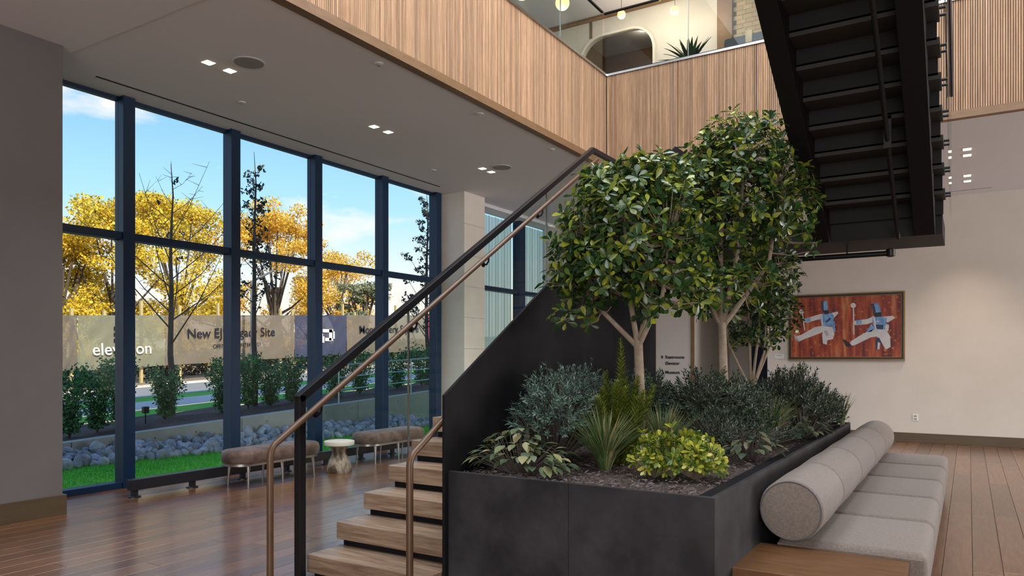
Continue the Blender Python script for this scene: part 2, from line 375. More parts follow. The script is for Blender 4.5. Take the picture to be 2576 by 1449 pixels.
sp_ = MB(); sp_.box(WX-.13, WX, -6.4, 16.15, 8.95, 9.6); struct('trim_3', sp_, M['mullion'])

# fluted oak edges of the upper floor around the atrium
def fluted(name, axis, a, b, c, z0, z1):
    w = sempty(name, ((c, (a+b)/2, z0) if axis == 'y' else ((a+b)/2, c, z0)))
    mb = MB(); pitch = .0272; n = int((b-a)/pitch)
    for i in range(n):
        t = a+i*pitch; jt = .006 if i % 45 == 0 else .0018
        prof = [(t+jt, 0), (t+jt+.004, .011), (t+pitch-.0055, .011), (t+pitch-.0015, 0)]
        if axis == 'y': vs = [(c-.012+d, u, z) for z in (z0, z1) for u, d in prof]
        else: vs = [(u, c+.012-d, z) for z in (z0, z1) for u, d in prof]
        mb.add(vs, [(0,1,5,4),(1,2,6,5),(2,3,7,6)])
    tag(mb.build('flutes', M['flute'], w, recalc=False), kind='stuff')
    if axis == 'y':
        MB().box(c-.12, c-.011, a, b, z0-.002, z1).build('backing', M['dark'], w)
        MB().box(c-.11, c+.004, a, b, z0-.10, z0-.002).build('bottom_trim', M['flute_trim'], w)
        MB().box(c-.11, c+.02, a, b+.01, z1, z1+.035).build('cap_trim', M['chrome'], w)
    else:
        MB().box(a, b, c+.011, c+.12, z0-.002, z1).build('backing', M['dark'], w)
        MB().box(a, b, c-.004, c+.11, z0-.10, z0-.002).build('bottom_trim', M['flute_trim'], w)
        MB().box(a-.01, b, c-.02, c+.11, z1, z1+.035).build('cap_trim', M['chrome'], w)
    return w
fluted('wall_atrium_west', 'y', -8.1, BY, BX, ZC+.09, 6.28)
fluted('wall_atrium_north', 'x', BX, 14.1, BY, 4.83, 6.28)
def balustrade(label, axis, cuts, c):
    t = thing('glass_balustrade', label, 'balustrade', ((c, cuts[0], 6.315) if axis == 'y' else (cuts[0], c, 6.315)))
    for a, b in zip(cuts[:-1], cuts[1:]):
        if axis == 'y':
            MB().box(c-.006, c+.006, a+.005, b-.005, 6.33, 7.36).build('glass_panel', M['bglass'], t)
            MB().box(c-.02, c+.02, a, b, 7.36, 7.385).build('top_rail', M['rail'], t)
            if b < cuts[-1]: MB().box(c-.008, c+.008, b-.004, b+.004, 6.33, 7.36).build('joint', M['chrome'], t)
        else:
            MB().box(a+.005, b-.005, c-.006, c+.006, 6.33, 7.36).build('glass_panel', M['bglass'], t)
            MB().box(a, b, c-.02, c+.02, 7.36, 7.385).build('top_rail', M['rail'], t)
            if b < cuts[-1]: MB().box(b-.004, b+.004, c-.008, c+.008, 6.33, 7.36).build('joint', M['chrome'], t)
    if axis == 'y': MB().box(c-.03, c+.03, cuts[0], cuts[-1], 6.315, 6.35).build('base_channel', M['rail'], t)
    else: MB().box(cuts[0], cuts[-1], c-.03, c+.03, 6.315, 6.35).build('base_channel', M['rail'], t)
balustrade('clear glass balustrade on the fluted edge above the window side', 'y', [-3, -1, 1, 3, 5, 6.6, 8.2, 9.8, 11.3], BX-.07)
balustrade('clear glass balustrade in front of the upper lounge with the arch', 'x', [BX-.07, -3.77, -2.3, -.8, .7, 2.2, 3.7, 5.2], BY+.07)

# upper floor lounge
uf = MB(); uf.box(-8.75, BX-.13, -6.4, 18.7, F2-.02, F2); struct('floor_upper_west', uf, M['subfloor'])
uf = MB(); uf.box(BX-.13, 14.2, BY+.13, 18.7, F2-.02, F2); struct('floor_upper_north', uf, M['subfloor'])
uc = MB(); uc.box(-8.75, BX-.02, -6.4, 18.7, 8.95, 9.1); struct('ceiling_upper_west', uc, M['ceiling'])
uc = MB(); uc.box(BX-.02, 14.2, BY+.02, 18.7, 8.95, 9.1); struct('ceiling_upper_north', uc, M['ceiling'])
YU = 14.5
wu = sempty('wall_upper_lounge', (-6, YU, F2))
bm = bmesh.new()
def loop(pts):
    vs = [bm.verts.new(p) for p in pts]; return [bm.edges.new((vs[i], vs[(i+1) % len(vs)])) for i in range(len(vs))]
ax0, ax1, az1, ar = -7.20, -5.52, 8.50, .52
arch = [(ax0, F2), (ax1, F2)]+[(ax1-ar+ar*math.cos(a), az1-ar+ar*math.sin(a)) for a in np.linspace(0, math.pi/2, 9)]+[(ax0+ar-ar*math.sin(a), az1-ar+ar*math.cos(a)) for a in np.linspace(0, math.pi/2, 9)]
outer = [(-8.7, F2), (ax0, F2)]
poly = [(-8.7, F2)]+[(ax0, F2)]+[p for p in arch[2:]][::-1]+[(ax1, F2), (-4.2, F2), (-4.2, 8.95), (-8.7, 8.95)]
MB().prism([(x, YU, z) for x, z in poly], (0, .12, 0)).build('wall_face', M['wall'], wu)
trim_in = arch[2:]; trm = MB()
tp = [(ax1, F2)]+arch[2:]+[(ax0, F2)]
for p, q in zip(tp[:-1], tp[1:]): trm.bar((p[0], YU-.02, p[1]), (q[0], YU-.02, q[1]), .05, .07, up=(0, 1, 0))
trm.build('arch_trim', M['limestone'], wu)
MB().box(-7.6, -5.1, 16.6, 16.7, F2, 8.95).build('alcove_back', M['flute_trim'], wu)
MB().box(-7.7, -7.6, YU+.12, 16.6, F2, 8.95).build('alcove_side', M['flute_trim'], wu)
MB().box(-5.1, -5.0, YU+.12, 16.6, F2, 8.95).build('alcove_side', M['flute_trim'], wu)
MB().box(-7.0, -6.94, YU-.015, YU+.01, 8.5, 8.95).build('panel_joint', M['baseb'], wu)
MB().box(-8.6, -4.2, YU-.05, YU, 8.86, 8.95).build('cornice', M['flute_trim'], wu)
MB().box(-4.20, -3.90, YU-.10, YU+.12, F2, 8.95).build('timber_post', M['flute_trim'], wu, bevel=.01)
wt = sempty('wall_upper_tiles', (-3.2, YU, F2))
MB().box(-3.90, 14.1, YU, YU+.1, F2, 8.95).build('tile_backing', M['baseb'], wt)
M['tile'] = mat('tan_tile', (.50, .36, .19), .5, island=.12, var=(.44, .31, .16), scale=10)
tm = MB(); tm.box(.003, .177, -.02, 0, .003, .085); tile_me = mesh_of(tm, M['tile'], 'wall_tile')
for r_ in range(31):
    for c in range(4):
        inst('tile', tile_me, Matrix.Translation((-3.90+c*.18+(r_ % 2)*.06, YU-random.random()*.006, F2+r_*.088)), wt)
tf = MB(); tf.box(-3.9+.79, 14.1, YU-.018, YU, F2, 8.95); tf.build('tile_field', M['tile'], wt)

# ------------------------------------------------------------------ main stair
RI, RU = .177, .292; Y0 = 3.73; SX0, SX1 = -4.05, -2.965; NT = 16; ZL = RI*17; YL = Y0+16*RU
SL = RI/RU
st = thing('staircase', 'oak tread staircase with black steel side plate rising beside the planter', 'staircase', (-3.5, Y0, 0))
for i in range(NT):
    y = Y0+i*RU; z = RI*(i+1)
    MB().box(SX0, SX1, y, y+RU+.05, z-.127, z).build('tread', M['tread'], st, bevel=.004)
    MB().box(SX0+.03, SX1, y+.045, y+.075, z-RI, z-.127).build('riser', M['steel'], st)
MB().prism([(SX0+.06, Y0+.08, 0), (SX0+.06, YL, (YL-Y0)*SL-.05), (SX0+.06, YL, (YL-Y0)*SL-.30), (SX0+.06, Y0+.55, 0)], (SX1-SX0-.07, 0, 0)).build('stair_carcass', M['steel'], st)
# side plate towards the planter
def plate_top(y): return 1.345+(y-3.89)*SL
PX = -2.955
MB().prism([(PX, 3.89, 0), (PX, 3.89, 1.345), (PX, YL, plate_top(YL)), (PX, 9.32, plate_top(YL)), (PX, 9.32, ZL-.24), (PX, 8.0, ZL-.24), (PX, 7.74, ZL-.45), (PX, 7.74, 0)], (.022, 0, 0)).build('side_plate', M['steel'], st, bevel=.003)
MB().box(SX0, -.22, YL, 9.32, ZL-.20, ZL).build('landing', M['stair_under'], st)
MB().box(SX0, -.22, YL, 9.30, ZL, ZL+.012).build('landing_floor', M['tread'], st)
# outer guard: black rail, newel post, glass
XR = SX0
zr = lambda y: 1.308+(y-3.666)*.606
YK = 8.46
gm = MB()
gm.bar((XR, 3.64, zr(3.64)), (XR, YK, zr(YK)), .06, .062); gm.bar((XR, YK-.02, zr(YK)), (XR, 9.32, zr(YK)), .06, .062)
gm.build('guard_rail', M['rail'], st, bevel=.006)
MB().box(XR-.03, XR+.03, 3.636, 3.696, 0, zr(3.666)+.02).build('newel_post', M['rail'], st, bevel=.006)
MB().box(XR-.03, XR+.03, 9.26, 9.32, ZL, zr(YK)).build('newel_post', M['rail'], st, bevel=.006)
cuts = [3.70, 4.86, 7.27, YK]
for a, b in zip(cuts[:-1], cuts[1:]):
    lo = lambda y: max(.03, (y-Y0)*SL-.05)
    MB().prism([(XR-.006, a+.006, lo(a)), (XR-.006, a+.006, zr(a)-.03), (XR-.006, b-.006, zr(b)-.03), (XR-.006, b-.006, lo(b))], (.012, 0, 0)).build('glass_panel', M['bglass'], st)
    if b < YK: MB().box(XR-.007, XR+.007, b-.006, b+.006, lo(b), zr(b)-.03).build('joint', M['chrome'], st)
MB().box(XR-.006, XR+.006, YK+.01, 9.25, ZL-.1, zr(YK)-.03).build('glass_panel', M['bglass'], st)
# round brown handrails on both sides, returning to the floor
def handrail(x, y0, zb, y1):
    z = lambda y: zb+(y-y0)*.606
    p = [(x, y0, 0)]+[(x, y0, zb-.05), (x, y0+.008, zb-.015), (x, y0+.035, z(y0+.035))]+[(x, y1, z(y1))]
    return MB().tube(p, .023, 14).build('handrail', M['bronze'], st, smooth=True)
handrail(-3.975, 3.338, .985, 8.45)
handrail(-3.035, 3.655, .955, 8.40)
for y in (3.80, 4.88, 5.98, 7.05, 8.1):
    z = .985+(y-3.338)*.606
    b = MB(); b.tube([(-4.04, y, z-.085), (-4.0, y, z-.088), (-3.978, y, z-.06), (-3.975, y, z-.015)], .009, 8); b.cyl_x((-4.044, y, z-.085), .026, .012)
    b.build('rail_bracket', M['rail'], st, smooth=True)

# upper flight returning overhead
uf_ = thing('upper_stair_flight', 'dark steel stair flight climbing overhead seen from below', 'staircase', (-.8, YL, ZL))
UX0, UX1 = -1.46, -.20
def un(i): return YL-.05-i*RU, ZL+RI*(i+1)
for i in range(17):
    y, z = un(i)
    MB().box(UX0+.03, UX1+.01, y-RU-.03, y, z-.055, z).build('tread', M['tread_under'], uf_, bevel=.003)
    MB().box(UX0+.05, UX1-.01, y-.03, y-.01, z-RI-.02, z-.055).build('riser', M['stair_under'], uf_)
def stringer(x0, x1):
    ya, yb = YL+.02, YL-17*RU
    top = lambda y: ZL+.10+(YL-y)*SL; bot = lambda y: top(y)-.36
    MB().prism([(x0, ya, ZL-.20), (x0, ya, top(ya)), (x0, yb, top(yb)), (x0, yb, bot(yb)), (x0, ya-.1, bot(ya-.1))], (x1-x0, 0, 0)).build('stringer', M['stair_under'], uf_, bevel=.004)
stringer(-1.40, -1.24); stringer(-.46, -.28)
gb = lambda y: ZL+.02+(YL-y)*SL
for a, b in ((YL, 6.6), (6.6, 4.9), (4.9, 3.6)):
    MB().prism([(-.155, a-.01, gb(a)-.12), (-.155, b+.01, gb(b)-.12), (-.155, b+.01, gb(b)+1.1), (-.155, a-.01, gb(a)+1.1)], (.012, 0, 0)).build('glass_panel', M['bglass'], uf_)
MB().tube([(-.15, YL, gb(YL)+1.13), (-.15, 3.6, gb(3.6)+1.13)], .026, 10).build('handrail', M['rail'], uf_, smooth=True)
for i in range(0, 16):
    y, z = un(i)
    for dy in (.07, .21): MB().cyl_x((-.20, y-dy, z-.03), .012, .055, 10).build('standoff', M['rail'], uf_)
pb = MB(); pb.tube([(-.60, un(14)[0], un(14)[1]-.42), (-.60, YL-.1, ZL-.22)], .02, 8); pb.build('conduit', M['rail'], uf_, smooth=True)
for i in (4, 9): y, z = un(i); MB().box(-.63, -.57, y-.03, y, z-.48, z-.20).build('conduit_clip', M['rail'], uf_)
sl_ = thing('stair_spotlight', 'small glowing spotlight clamped under the overhead flight', 'spotlight', (-.62, 4.72, 4.72))
MB().lathe((-.62, 4.72, 4.66), [(.02, .12), (.035, .11), (.04, .02), (.045, 0)], 16).build('lamp_body', M['chrome'], sl_, smooth=True)
MB().lathe((-.62, 4.72, 4.652), [(.001, 0), (.036, 0), (.036, .01), (.001, .012)], 16).build('lamp_lens', M['downwhite'], sl_)
MB().box(-.635, -.605, 4.70, 4.74, 4.77, 4.84).build('clamp', M['rail'], sl_)
sp = thing('sprinkler_pipe', 'black sprinkler pipe hung under the stair landing', 'pipe', (-1.1, 8.7, 2.7))
MB().tube([(-2.6, 8.7, 2.69), (-.72, 8.7, 2.69)], .028, 12).build('pipe', M['rail'], sp, smooth=True)
MB().lathe((-.70, 8.7, 2.65), [(.02, 0), (.045, .01), (.045, .08), (.02, .09)], 14).build('coupling', M['rail'], sp, smooth=True)
MB().tube([(-1.12, 8.7, 2.69), (-1.12, 8.7, ZL-.2)], .008, 6).build('hanger', M['rail'], sp)

# ------------------------------------------------------------------ planter
pl = thing('planter', 'long charcoal stone planter bed between the two stair flights', 'planter', (-2.0, 3.93, 0))
PX0, PX1, PY0, PY1, PZ = -2.93, -1.155, 3.925, 9.25, .842
MB().box(PX0, -2.04, PY0, PY0+.03, 0, PZ).build('front_panel', M['planter'], pl, bevel=.002)
MB().box(-2.037, PX1, PY0, PY0+.03, 0, PZ).build('front_panel', M['planter'], pl, bevel=.002)
for a, b in ((PY0+.03, 5.7), (5.703, 7.5), (7.503, PY1)): MB().box(PX1-.03, PX1, a, b, 0, PZ).build('side_panel', M['planter'], pl, bevel=.002)
MB().box(PX0, PX1-.03, PY1-.03, PY1, 0, PZ).build('back_panel', M['planter'], pl)
MB().box(PX1-.11, PX1-.03, PY0+.03, PY1-.03, PZ-.05, PZ-.008).build('inner_ledge', M['steel'], pl)
ZS = .80
gx, gy = 26, 60
vs = [(PX0+.0+(PX1-.03-PX0)*i/gx, PY0+.03+(PY1-PY0-.06)*j/gy, ZS-.02+.03*random.random()) for j in range(gy+1) for i in range(gx+1)]
fs = [(j*(gx+1)+i, j*(gx+1)+i+1, (j+1)*(gx+1)+i+1, (j+1)*(gx+1)+i) for j in range(gy) for i in range(gx)]
so = npmesh('soil', vs, fs, M['mulch'], pl); so['kind'] = 'stuff'
ch = MB()
for _ in range(5200):
    x = random.uniform(PX0+.02, PX1-.05); y = PY0+.04+(random.random()**1.8)*(PY1-PY0-.1)
    a = random.random()*math.pi; l = random.uniform(.012, .05); w = random.uniform(.0015, .0045); z = ZS+random.uniform(0, .026); s_ = random.uniform(-.4, .4)
    dx, dy = math.cos(a)*l/2, math.sin(a)*l/2; nx, ny = -math.sin(a)*w, math.cos(a)*w
    ch.add([(x-dx-nx, y-dy-ny, z-s_*l/2), (x+dx-nx, y+dy-ny, z+s_*l/2), (x+dx*.3+nx, y+dy*.3+ny, z+.006), (x-dx+nx, y-dy+ny, z-s_*l/2)], [(0, 1, 2, 3)])
tag(ch.build('mulch_fibres', M['chip'], pl, recalc=False), kind='stuff')

# ------------------------------------------------------------------ sofa
so_ = thing('sofa', 'long taupe sofa with a round bolster back beside the planter', 'sofa', (-.62, 4.95, 0))
ys = [4.95+1.03*i for i in range(6)]
for a, b in zip(ys[:-1], ys[1:]):
    mb = MB(); mb.box(-1.06, -.205, a+.004, b-.004, .14, .435)
    mb.build('seat_section', M['fabric'], so_, smooth=True, bevel=.06, seg=4)
MB().box(-1.07, -.24, 4.96, ys[-1]-.01, .0, .16).build('base', M['table_wood'], so_, bevel=.005)
MB().box(-1.05, -.225, 4.945, 4.956, .14, .40).build('side_skirt', M['fabric'], so_)
bz, bx_, br = .628, -.955, .195
bys = [4.87, 5.76, 6.82, 7.86, 8.90, 9.98]
for k, (a, b) in enumerate(zip(bys[:-1], bys[1:])):
    prof = [(a, .0), (a, br-.024), (a+.003, br-.014), (a+.012, br-.004), (a+.035, br), ((a+b)/2, br+.005), (b-.035, br), (b-.012, br-.004), (b-.003, br-.014), (b, br-.024), (b, 0)]
    n = 40; mb = MB()
    vs = [(bx_+r_*math.cos(2*math.pi*i/n), y, bz+r_*math.sin(2*math.pi*i/n)) for y, r_ in prof[1:-1] for i in range(n)]
    m_ = len(prof)-2
    mb.add(vs, [(i*n+j, i*n+(j+1) % n, (i+1)*n+(j+1) % n, (i+1)*n+j) for i in range(m_-1) for j in range(n)]+[tuple(range(n)), tuple((m_-1)*n+j for j in range(n))[::-1]])
    bo = mb.build('bolster', M['fabric'], so_, smooth=True)
    pp = MB(); pp.tube([(bx_+(br-.013)*math.cos(t), a+.002, bz+(br-.013)*math.sin(t)) for t in np.linspace(0, 2*math.pi, 41)], .0045, 6, cap=False)
    pp.build('piping', M['piping'], bo, smooth=True)
tb = thing('side_table', 'low oak side table butted against the near end of the sofa', 'table', (-.74, 4.3, 0))
MB().box(-1.17, -.295, 4.27, 4.94, .335, .39).build('tabletop', M['table_wood'], tb, bevel=.004)
for x0, x1 in ((-1.15, -1.11), (-.355, -.315)): MB().box(x0, x1, 4.31, 4.92, 0, .335).build('side_panel', M['table_wood'], tb, bevel=.003)
MB().box(-1.11, -.355, 4.86, 4.89, .02, .335).build('back_panel', M['table_wood'], tb)
MB().box(-1.13, -1.0, 4.93, 9.2, .02, .06).build('plinth_dark_rail', M['dark'], so_)  # near-black strip along the sofa foot on the planter side

# ------------------------------------------------------------------ window benches, stool, heater rail
def bench(label, yc, L_, xc=-7.62, w=.50):
    t = thing('upholstered_bench', label, 'bench', (xc, yc, 0), 'oval benches by the window')
    def outline(l, wd, n=14):
        r_ = wd/2; c = l/2-r_
        return [(xc+r_*math.cos(a), yc+c+r_*math.sin(a)) for a in np.linspace(0, math.pi, n)]+[(xc+r_*math.cos(a), yc-c+r_*math.sin(a)) for a in np.linspace(math.pi, 2*math.pi, n)]
    mb = MB(); prof = [(-.04, .295), (-.012, .30), (0, .32), (.004, .39), (-.008, .435), (-.035, .455), (-.09, .464)]
    vs = []; n = 28
    for d, z in prof: vs += [(x, y, z) for x, y in outline(L_+2*d, w+2*d)]
    m_ = len(prof)
    mb.add(vs, [(i*n+j, i*n+(j+1) % n, (i+1)*n+(j+1) % n, (i+1)*n+j) for i in range(m_-1) for j in range(n)]+[tuple(range(n))[::-1], tuple((m_-1)*n+j for j in range(n))])
    mb.build('seat_cushion', M['velvet'], t, smooth=True)
    MB().prism([(x, y, .268) for x, y in outline(L_-.05, w-.05)], (0, 0, .03)).build('seat_frame', M['silverleg'], t, smooth=True)
    for dx in (-.17, .17):
        for dy in (-(L_/2-.2), 0, L_/2-.2):
            if dy == 0 and dx < 0 and False: continue
            x, y = xc+dx, yc+dy
            MB().tube([(x-.0, y, .275), (x+dx*.06, y+dy*.02, .2), (x+dx*.10, y+dy*.03, .1), (x+dx*.12, y+dy*.04, 0)], [.026, .019, .013, .010], 10).build('leg', M['silverleg'], t, smooth=True)
bench('oval brown velvet bench nearest the camera, left of the pedestal stool', 6.44, 1.42)
bench('oval brown velvet bench right of the pedestal stool, partly behind the stair', 8.78, 1.42, -7.70)
sg = thing('pedestal_stool', 'waisted carved wood pedestal table standing between the two benches', 'table', (-7.42, 7.42, 0))
MB().lathe((-7.42, 7.42, 0), [(.165, 0), (.175, .03), (.168, .08), (.135, .17), (.10, .25), (.095, .30), (.115, .345), (.165, .375)], 28).build('pedestal', M['trunkstool'], sg, smooth=True)
MB().lathe((-7.42, 7.42, .37), [(.17, 0), (.205, .008), (.21, .05), (.205, .062), (.18, .068)], 32).build('top', M['limestone'], sg, smooth=True)
ht = thing('window_heater_rail', 'long low black heater rail on short feet along the windows', 'heater', (-8.07, 8, 0))
for a, b in ((4.80, 7.3), (7.302, 9.8), (9.802, 11.4)): MB().box(-8.12, -8.02, a, b, .082, .205).build('casing', M['heater'], ht, bevel=.006)
for y in np.arange(4.86, 11.4, .735):
    f = MB(); f.box(-8.095, -8.045, y-.03, y+.03, .02, .085); f.lathe((-8.07, y, 0), [(.07, 0), (.07, .012), (.04, .022)], 12)
    f.build('foot', M['heater'], ht)

# ------------------------------------------------------------------ ceiling fixtures
def downlight(label, x, y, z, sx=.10, sy=.10, e=60):
    t = thing('recessed_downlight', label, 'downlight', (x, y, z), 'square recessed downlights')
    fr = MB(); fr.box(x-sx/2-.008, x+sx/2+.008, y-sy/2-.008, y+sy/2+.008, z-.004, z); fr.build('trim', M['white'], t)
    MB().box(x-sx/2, x+sx/2, y-sy/2, y+sy/2, z-.009, z-.0042).build('lens', M['glow'], t)
    if e:
        l = lamp('downlight_beam', 'SPOT', e, (x, y, z-.03), (1, .80, .56), spot_size=R(75), spot_blend=.6, shadow_soft_size=.05); l.parent = t; l.location = (0, 0, -.03)
names = ['nearest the grey pier', 'in the middle of the window ceiling', 'nearest the stone column']
for (ya, yb), nm in zip(((5.02, 5.29), (7.62, 7.91), (10.28, 10.55)), names):
    downlight('glowing square ceiling downlight, nearer one of the pair '+nm, -6.96, ya, ZC)
    downlight('glowing square ceiling downlight, farther one of the pair '+nm, -6.96, yb, ZC)
zn = lambda y: 4.74-(y-BY-.02)*.21/(YB-BY)
for y, nm in ((12.80, 'first pair right of the overhead flight, nearer slot'), (13.12, 'first pair right of the overhead flight, farther slot'), (14.32, 'pair closest to the painting wall, nearer slot'), (14.68, 'pair closest to the painting wall, farther slot')):
    downlight('warm slot downlight in the north ceiling, '+nm, -.02, y, zn(y), .10, .12, 70)
sd = thing('slot_air_diffuser', 'thin dark air slot in the ceiling near the painting wall', 'air vent', (0, 15.3, zn(15.3)))
MB().box(-.45, .35, 15.29, 15.31, zn(15.3)-.004, zn(15.3)+.01).build('slot', M['dark'], sd)
MB().box(-.47, .37, 15.275, 15.325, zn(15.3)-.002, zn(15.3)+.01).build('slot_trim', M['ceiling'], sd)
for y, x, nm in ((5.25, -6.59, 'above the near windows by the grey pier'), (10.38, -6.64, 'farther back near the stone column')):
    t = thing('ceiling_speaker', 'round grey ceiling speaker grille '+nm, 'speaker', (x, y, ZC))
    MB().lathe((x, y, ZC-.008), [(.165, .008), (.172, .004), (.172, 0), (.16, -.001)], 32).build('rim', M['ceiling'], t, smooth=True)
    MB().lathe((x, y, ZC-.011), [(.01, .004), (.155, .004), (.155, 0), (.01, 0)], 32).build('grille', M['grille'], t)
for x, y, nm in ((-7.70, 6.03, 'beside the near speaker grille'), (-7.73, 9.94, 'above the end of the window wall'), (-5.42, 6.01, 'by the fluted edge, nearest of three'), (-5.42, 7.95, 'by the fluted edge, middle of three'), (-5.42, 9.89, 'by the fluted edge, farthest of three')):
    t = thing('ceiling_sprinkler', 'small round ceiling sprinkler '+nm, 'sprinkler', (x, y, ZC))
    MB().lathe((x, y, ZC-.012), [(.025, 0), (.045, .004), (.048, .012), (.02, .0121)], 18).build('cover', M['white'], t, smooth=True)
    MB().lathe((x, y, ZC-.03), [(.014, 0), (.014, .006), (.006, .008), (.006, .02)], 12).build('nozzle', M['chrome'], t, smooth=True)

# ------------------------------------------------------------------ painting and wall items
def canvas_mat():
    m = bpy.data.materials.new('painted_canvas'); m.use_nodes = True; t = m.node_tree; L = t.links; b = t.nodes['Principled BSDF']
    g = N(t, 'ShaderNodeNewGeometry'); mp_ = N(t, 'ShaderNodeMapping'); mp_.inputs['Scale'].default_value = (9, 1, 1.1); L.new(g.outputs['Position'], mp_.inputs[0])
    n1 = N(t, 'ShaderNodeTexNoise'); n1.inputs['Scale'].default_value = 1.3; n1.inputs['Detail'].default_value = 3; L.new(mp_.outputs[0], n1.inputs['Vector'])
    r1 = ramp(t, n1.outputs[0], [(.30, (.10, .012, .010)), (.45, (.24, .030, .014)), (.56, (.36, .07, .02)), (.70, (.46, .20, .08))])
    n2 = N(t, 'ShaderNodeTexNoise'); n2.inputs['Scale'].default_value = 16; n2.inputs['Detail'].default_value = 5; L.new(g.outputs['Position'], n2.inputs['Vector'])
    r2 = ramp(t, n2.outputs[0], [(.60, (0, 0, 0)), (.72, (1, 1, 1))])
    mxx = N(t, 'ShaderNodeMix', data_type='RGBA'); L.new(r2.outputs[0], mxx.inputs['Factor']); L.new(r1.outputs[0], mxx.inputs['A']); mxx.inputs['B'].default_value = (.55, .16, .03, 1)
    L.new(mxx.outputs['Result'], b.inputs['Base Color']); b.inputs['Roughness'].default_value = .45; return m
pt = thing('framed_painting', 'large framed red painting of two leaping drum majors in white and blue', 'painting', (-2.06, YB-.06, 1.53))
qx0, qx1, qz0, qz1 = -3.105, -1.015, 1.53, 2.835
fw_ = .062
M['gold'] = mat('gold_frame', (.20, .125, .05), .4, metal=.4, var=(.28, .18, .07), scale=12)
M['frame_black'] = mat('frame_black', (.015, .013, .012), .4)
for nm, mm, d0, d1, o0, o1 in (('frame_edge', 'gold', .072, 0, 0, .022), ('frame_moulding', 'frame_black', .060, 0, .022, .055), ('frame_slip', 'gold', .05, 0, .055, .066)):
    for a, b, c, d in ((qx0+o0, qx1-o0, qz0+o0, qz0+o1), (qx0+o0, qx1-o0, qz1-o1, qz1-o0), (qx0+o0, qx0+o1, qz0+o1, qz1-o1), (qx1-o1, qx1-o0, qz0+o1, qz1-o1)):
        MB().box(a, b, YB-d0, YB-d1, c, d).build(nm, M[mm], pt)
cv = MB(); cv.box(qx0+.066, qx1-.066, YB-.036, YB-.004, qz0+.066, qz1-.066); cv.build('canvas', canvas_mat(), pt)
pw = mat('paint_white', (.62, .60, .58), .5, var=(.50, .50, .53), scale=14); pb_ = mat('paint_blue', (.10, .24, .50), .5, var=(.20, .38, .62), scale=12, contrast=(.4, .6))
pk = mat('paint_navy', (.02, .035, .10), .5); pd = mat('paint_black', (.015, .012, .015), .5); pg = mat('paint_grey', (.36, .36, .40), .5)
def pm_(x, y):    # canvas coordinates of the two figures
    u = (x-357)/(1095-357); v = (y-(396-(x-357)*.042))/(422-(x-357)*(-.0))
    return qx0+.066+u*(qx1-qx0-.132), qz1-.066-v*(qz1-qz0-.132)
def brush(name, pts, m, lay):
    P = [pm_(*p) for p in pts]
    MB().prism([(x, YB-.0365-lay*.0009, z) for x, z in P], (0, -.0008, 0)).build(name, m, pt)
def circ(cx, cy, r_): return [(cx+r_*math.cos(a), cy+r_*math.sin(a)) for a in np.linspace(0, 2*math.pi, 17)[:-1]]
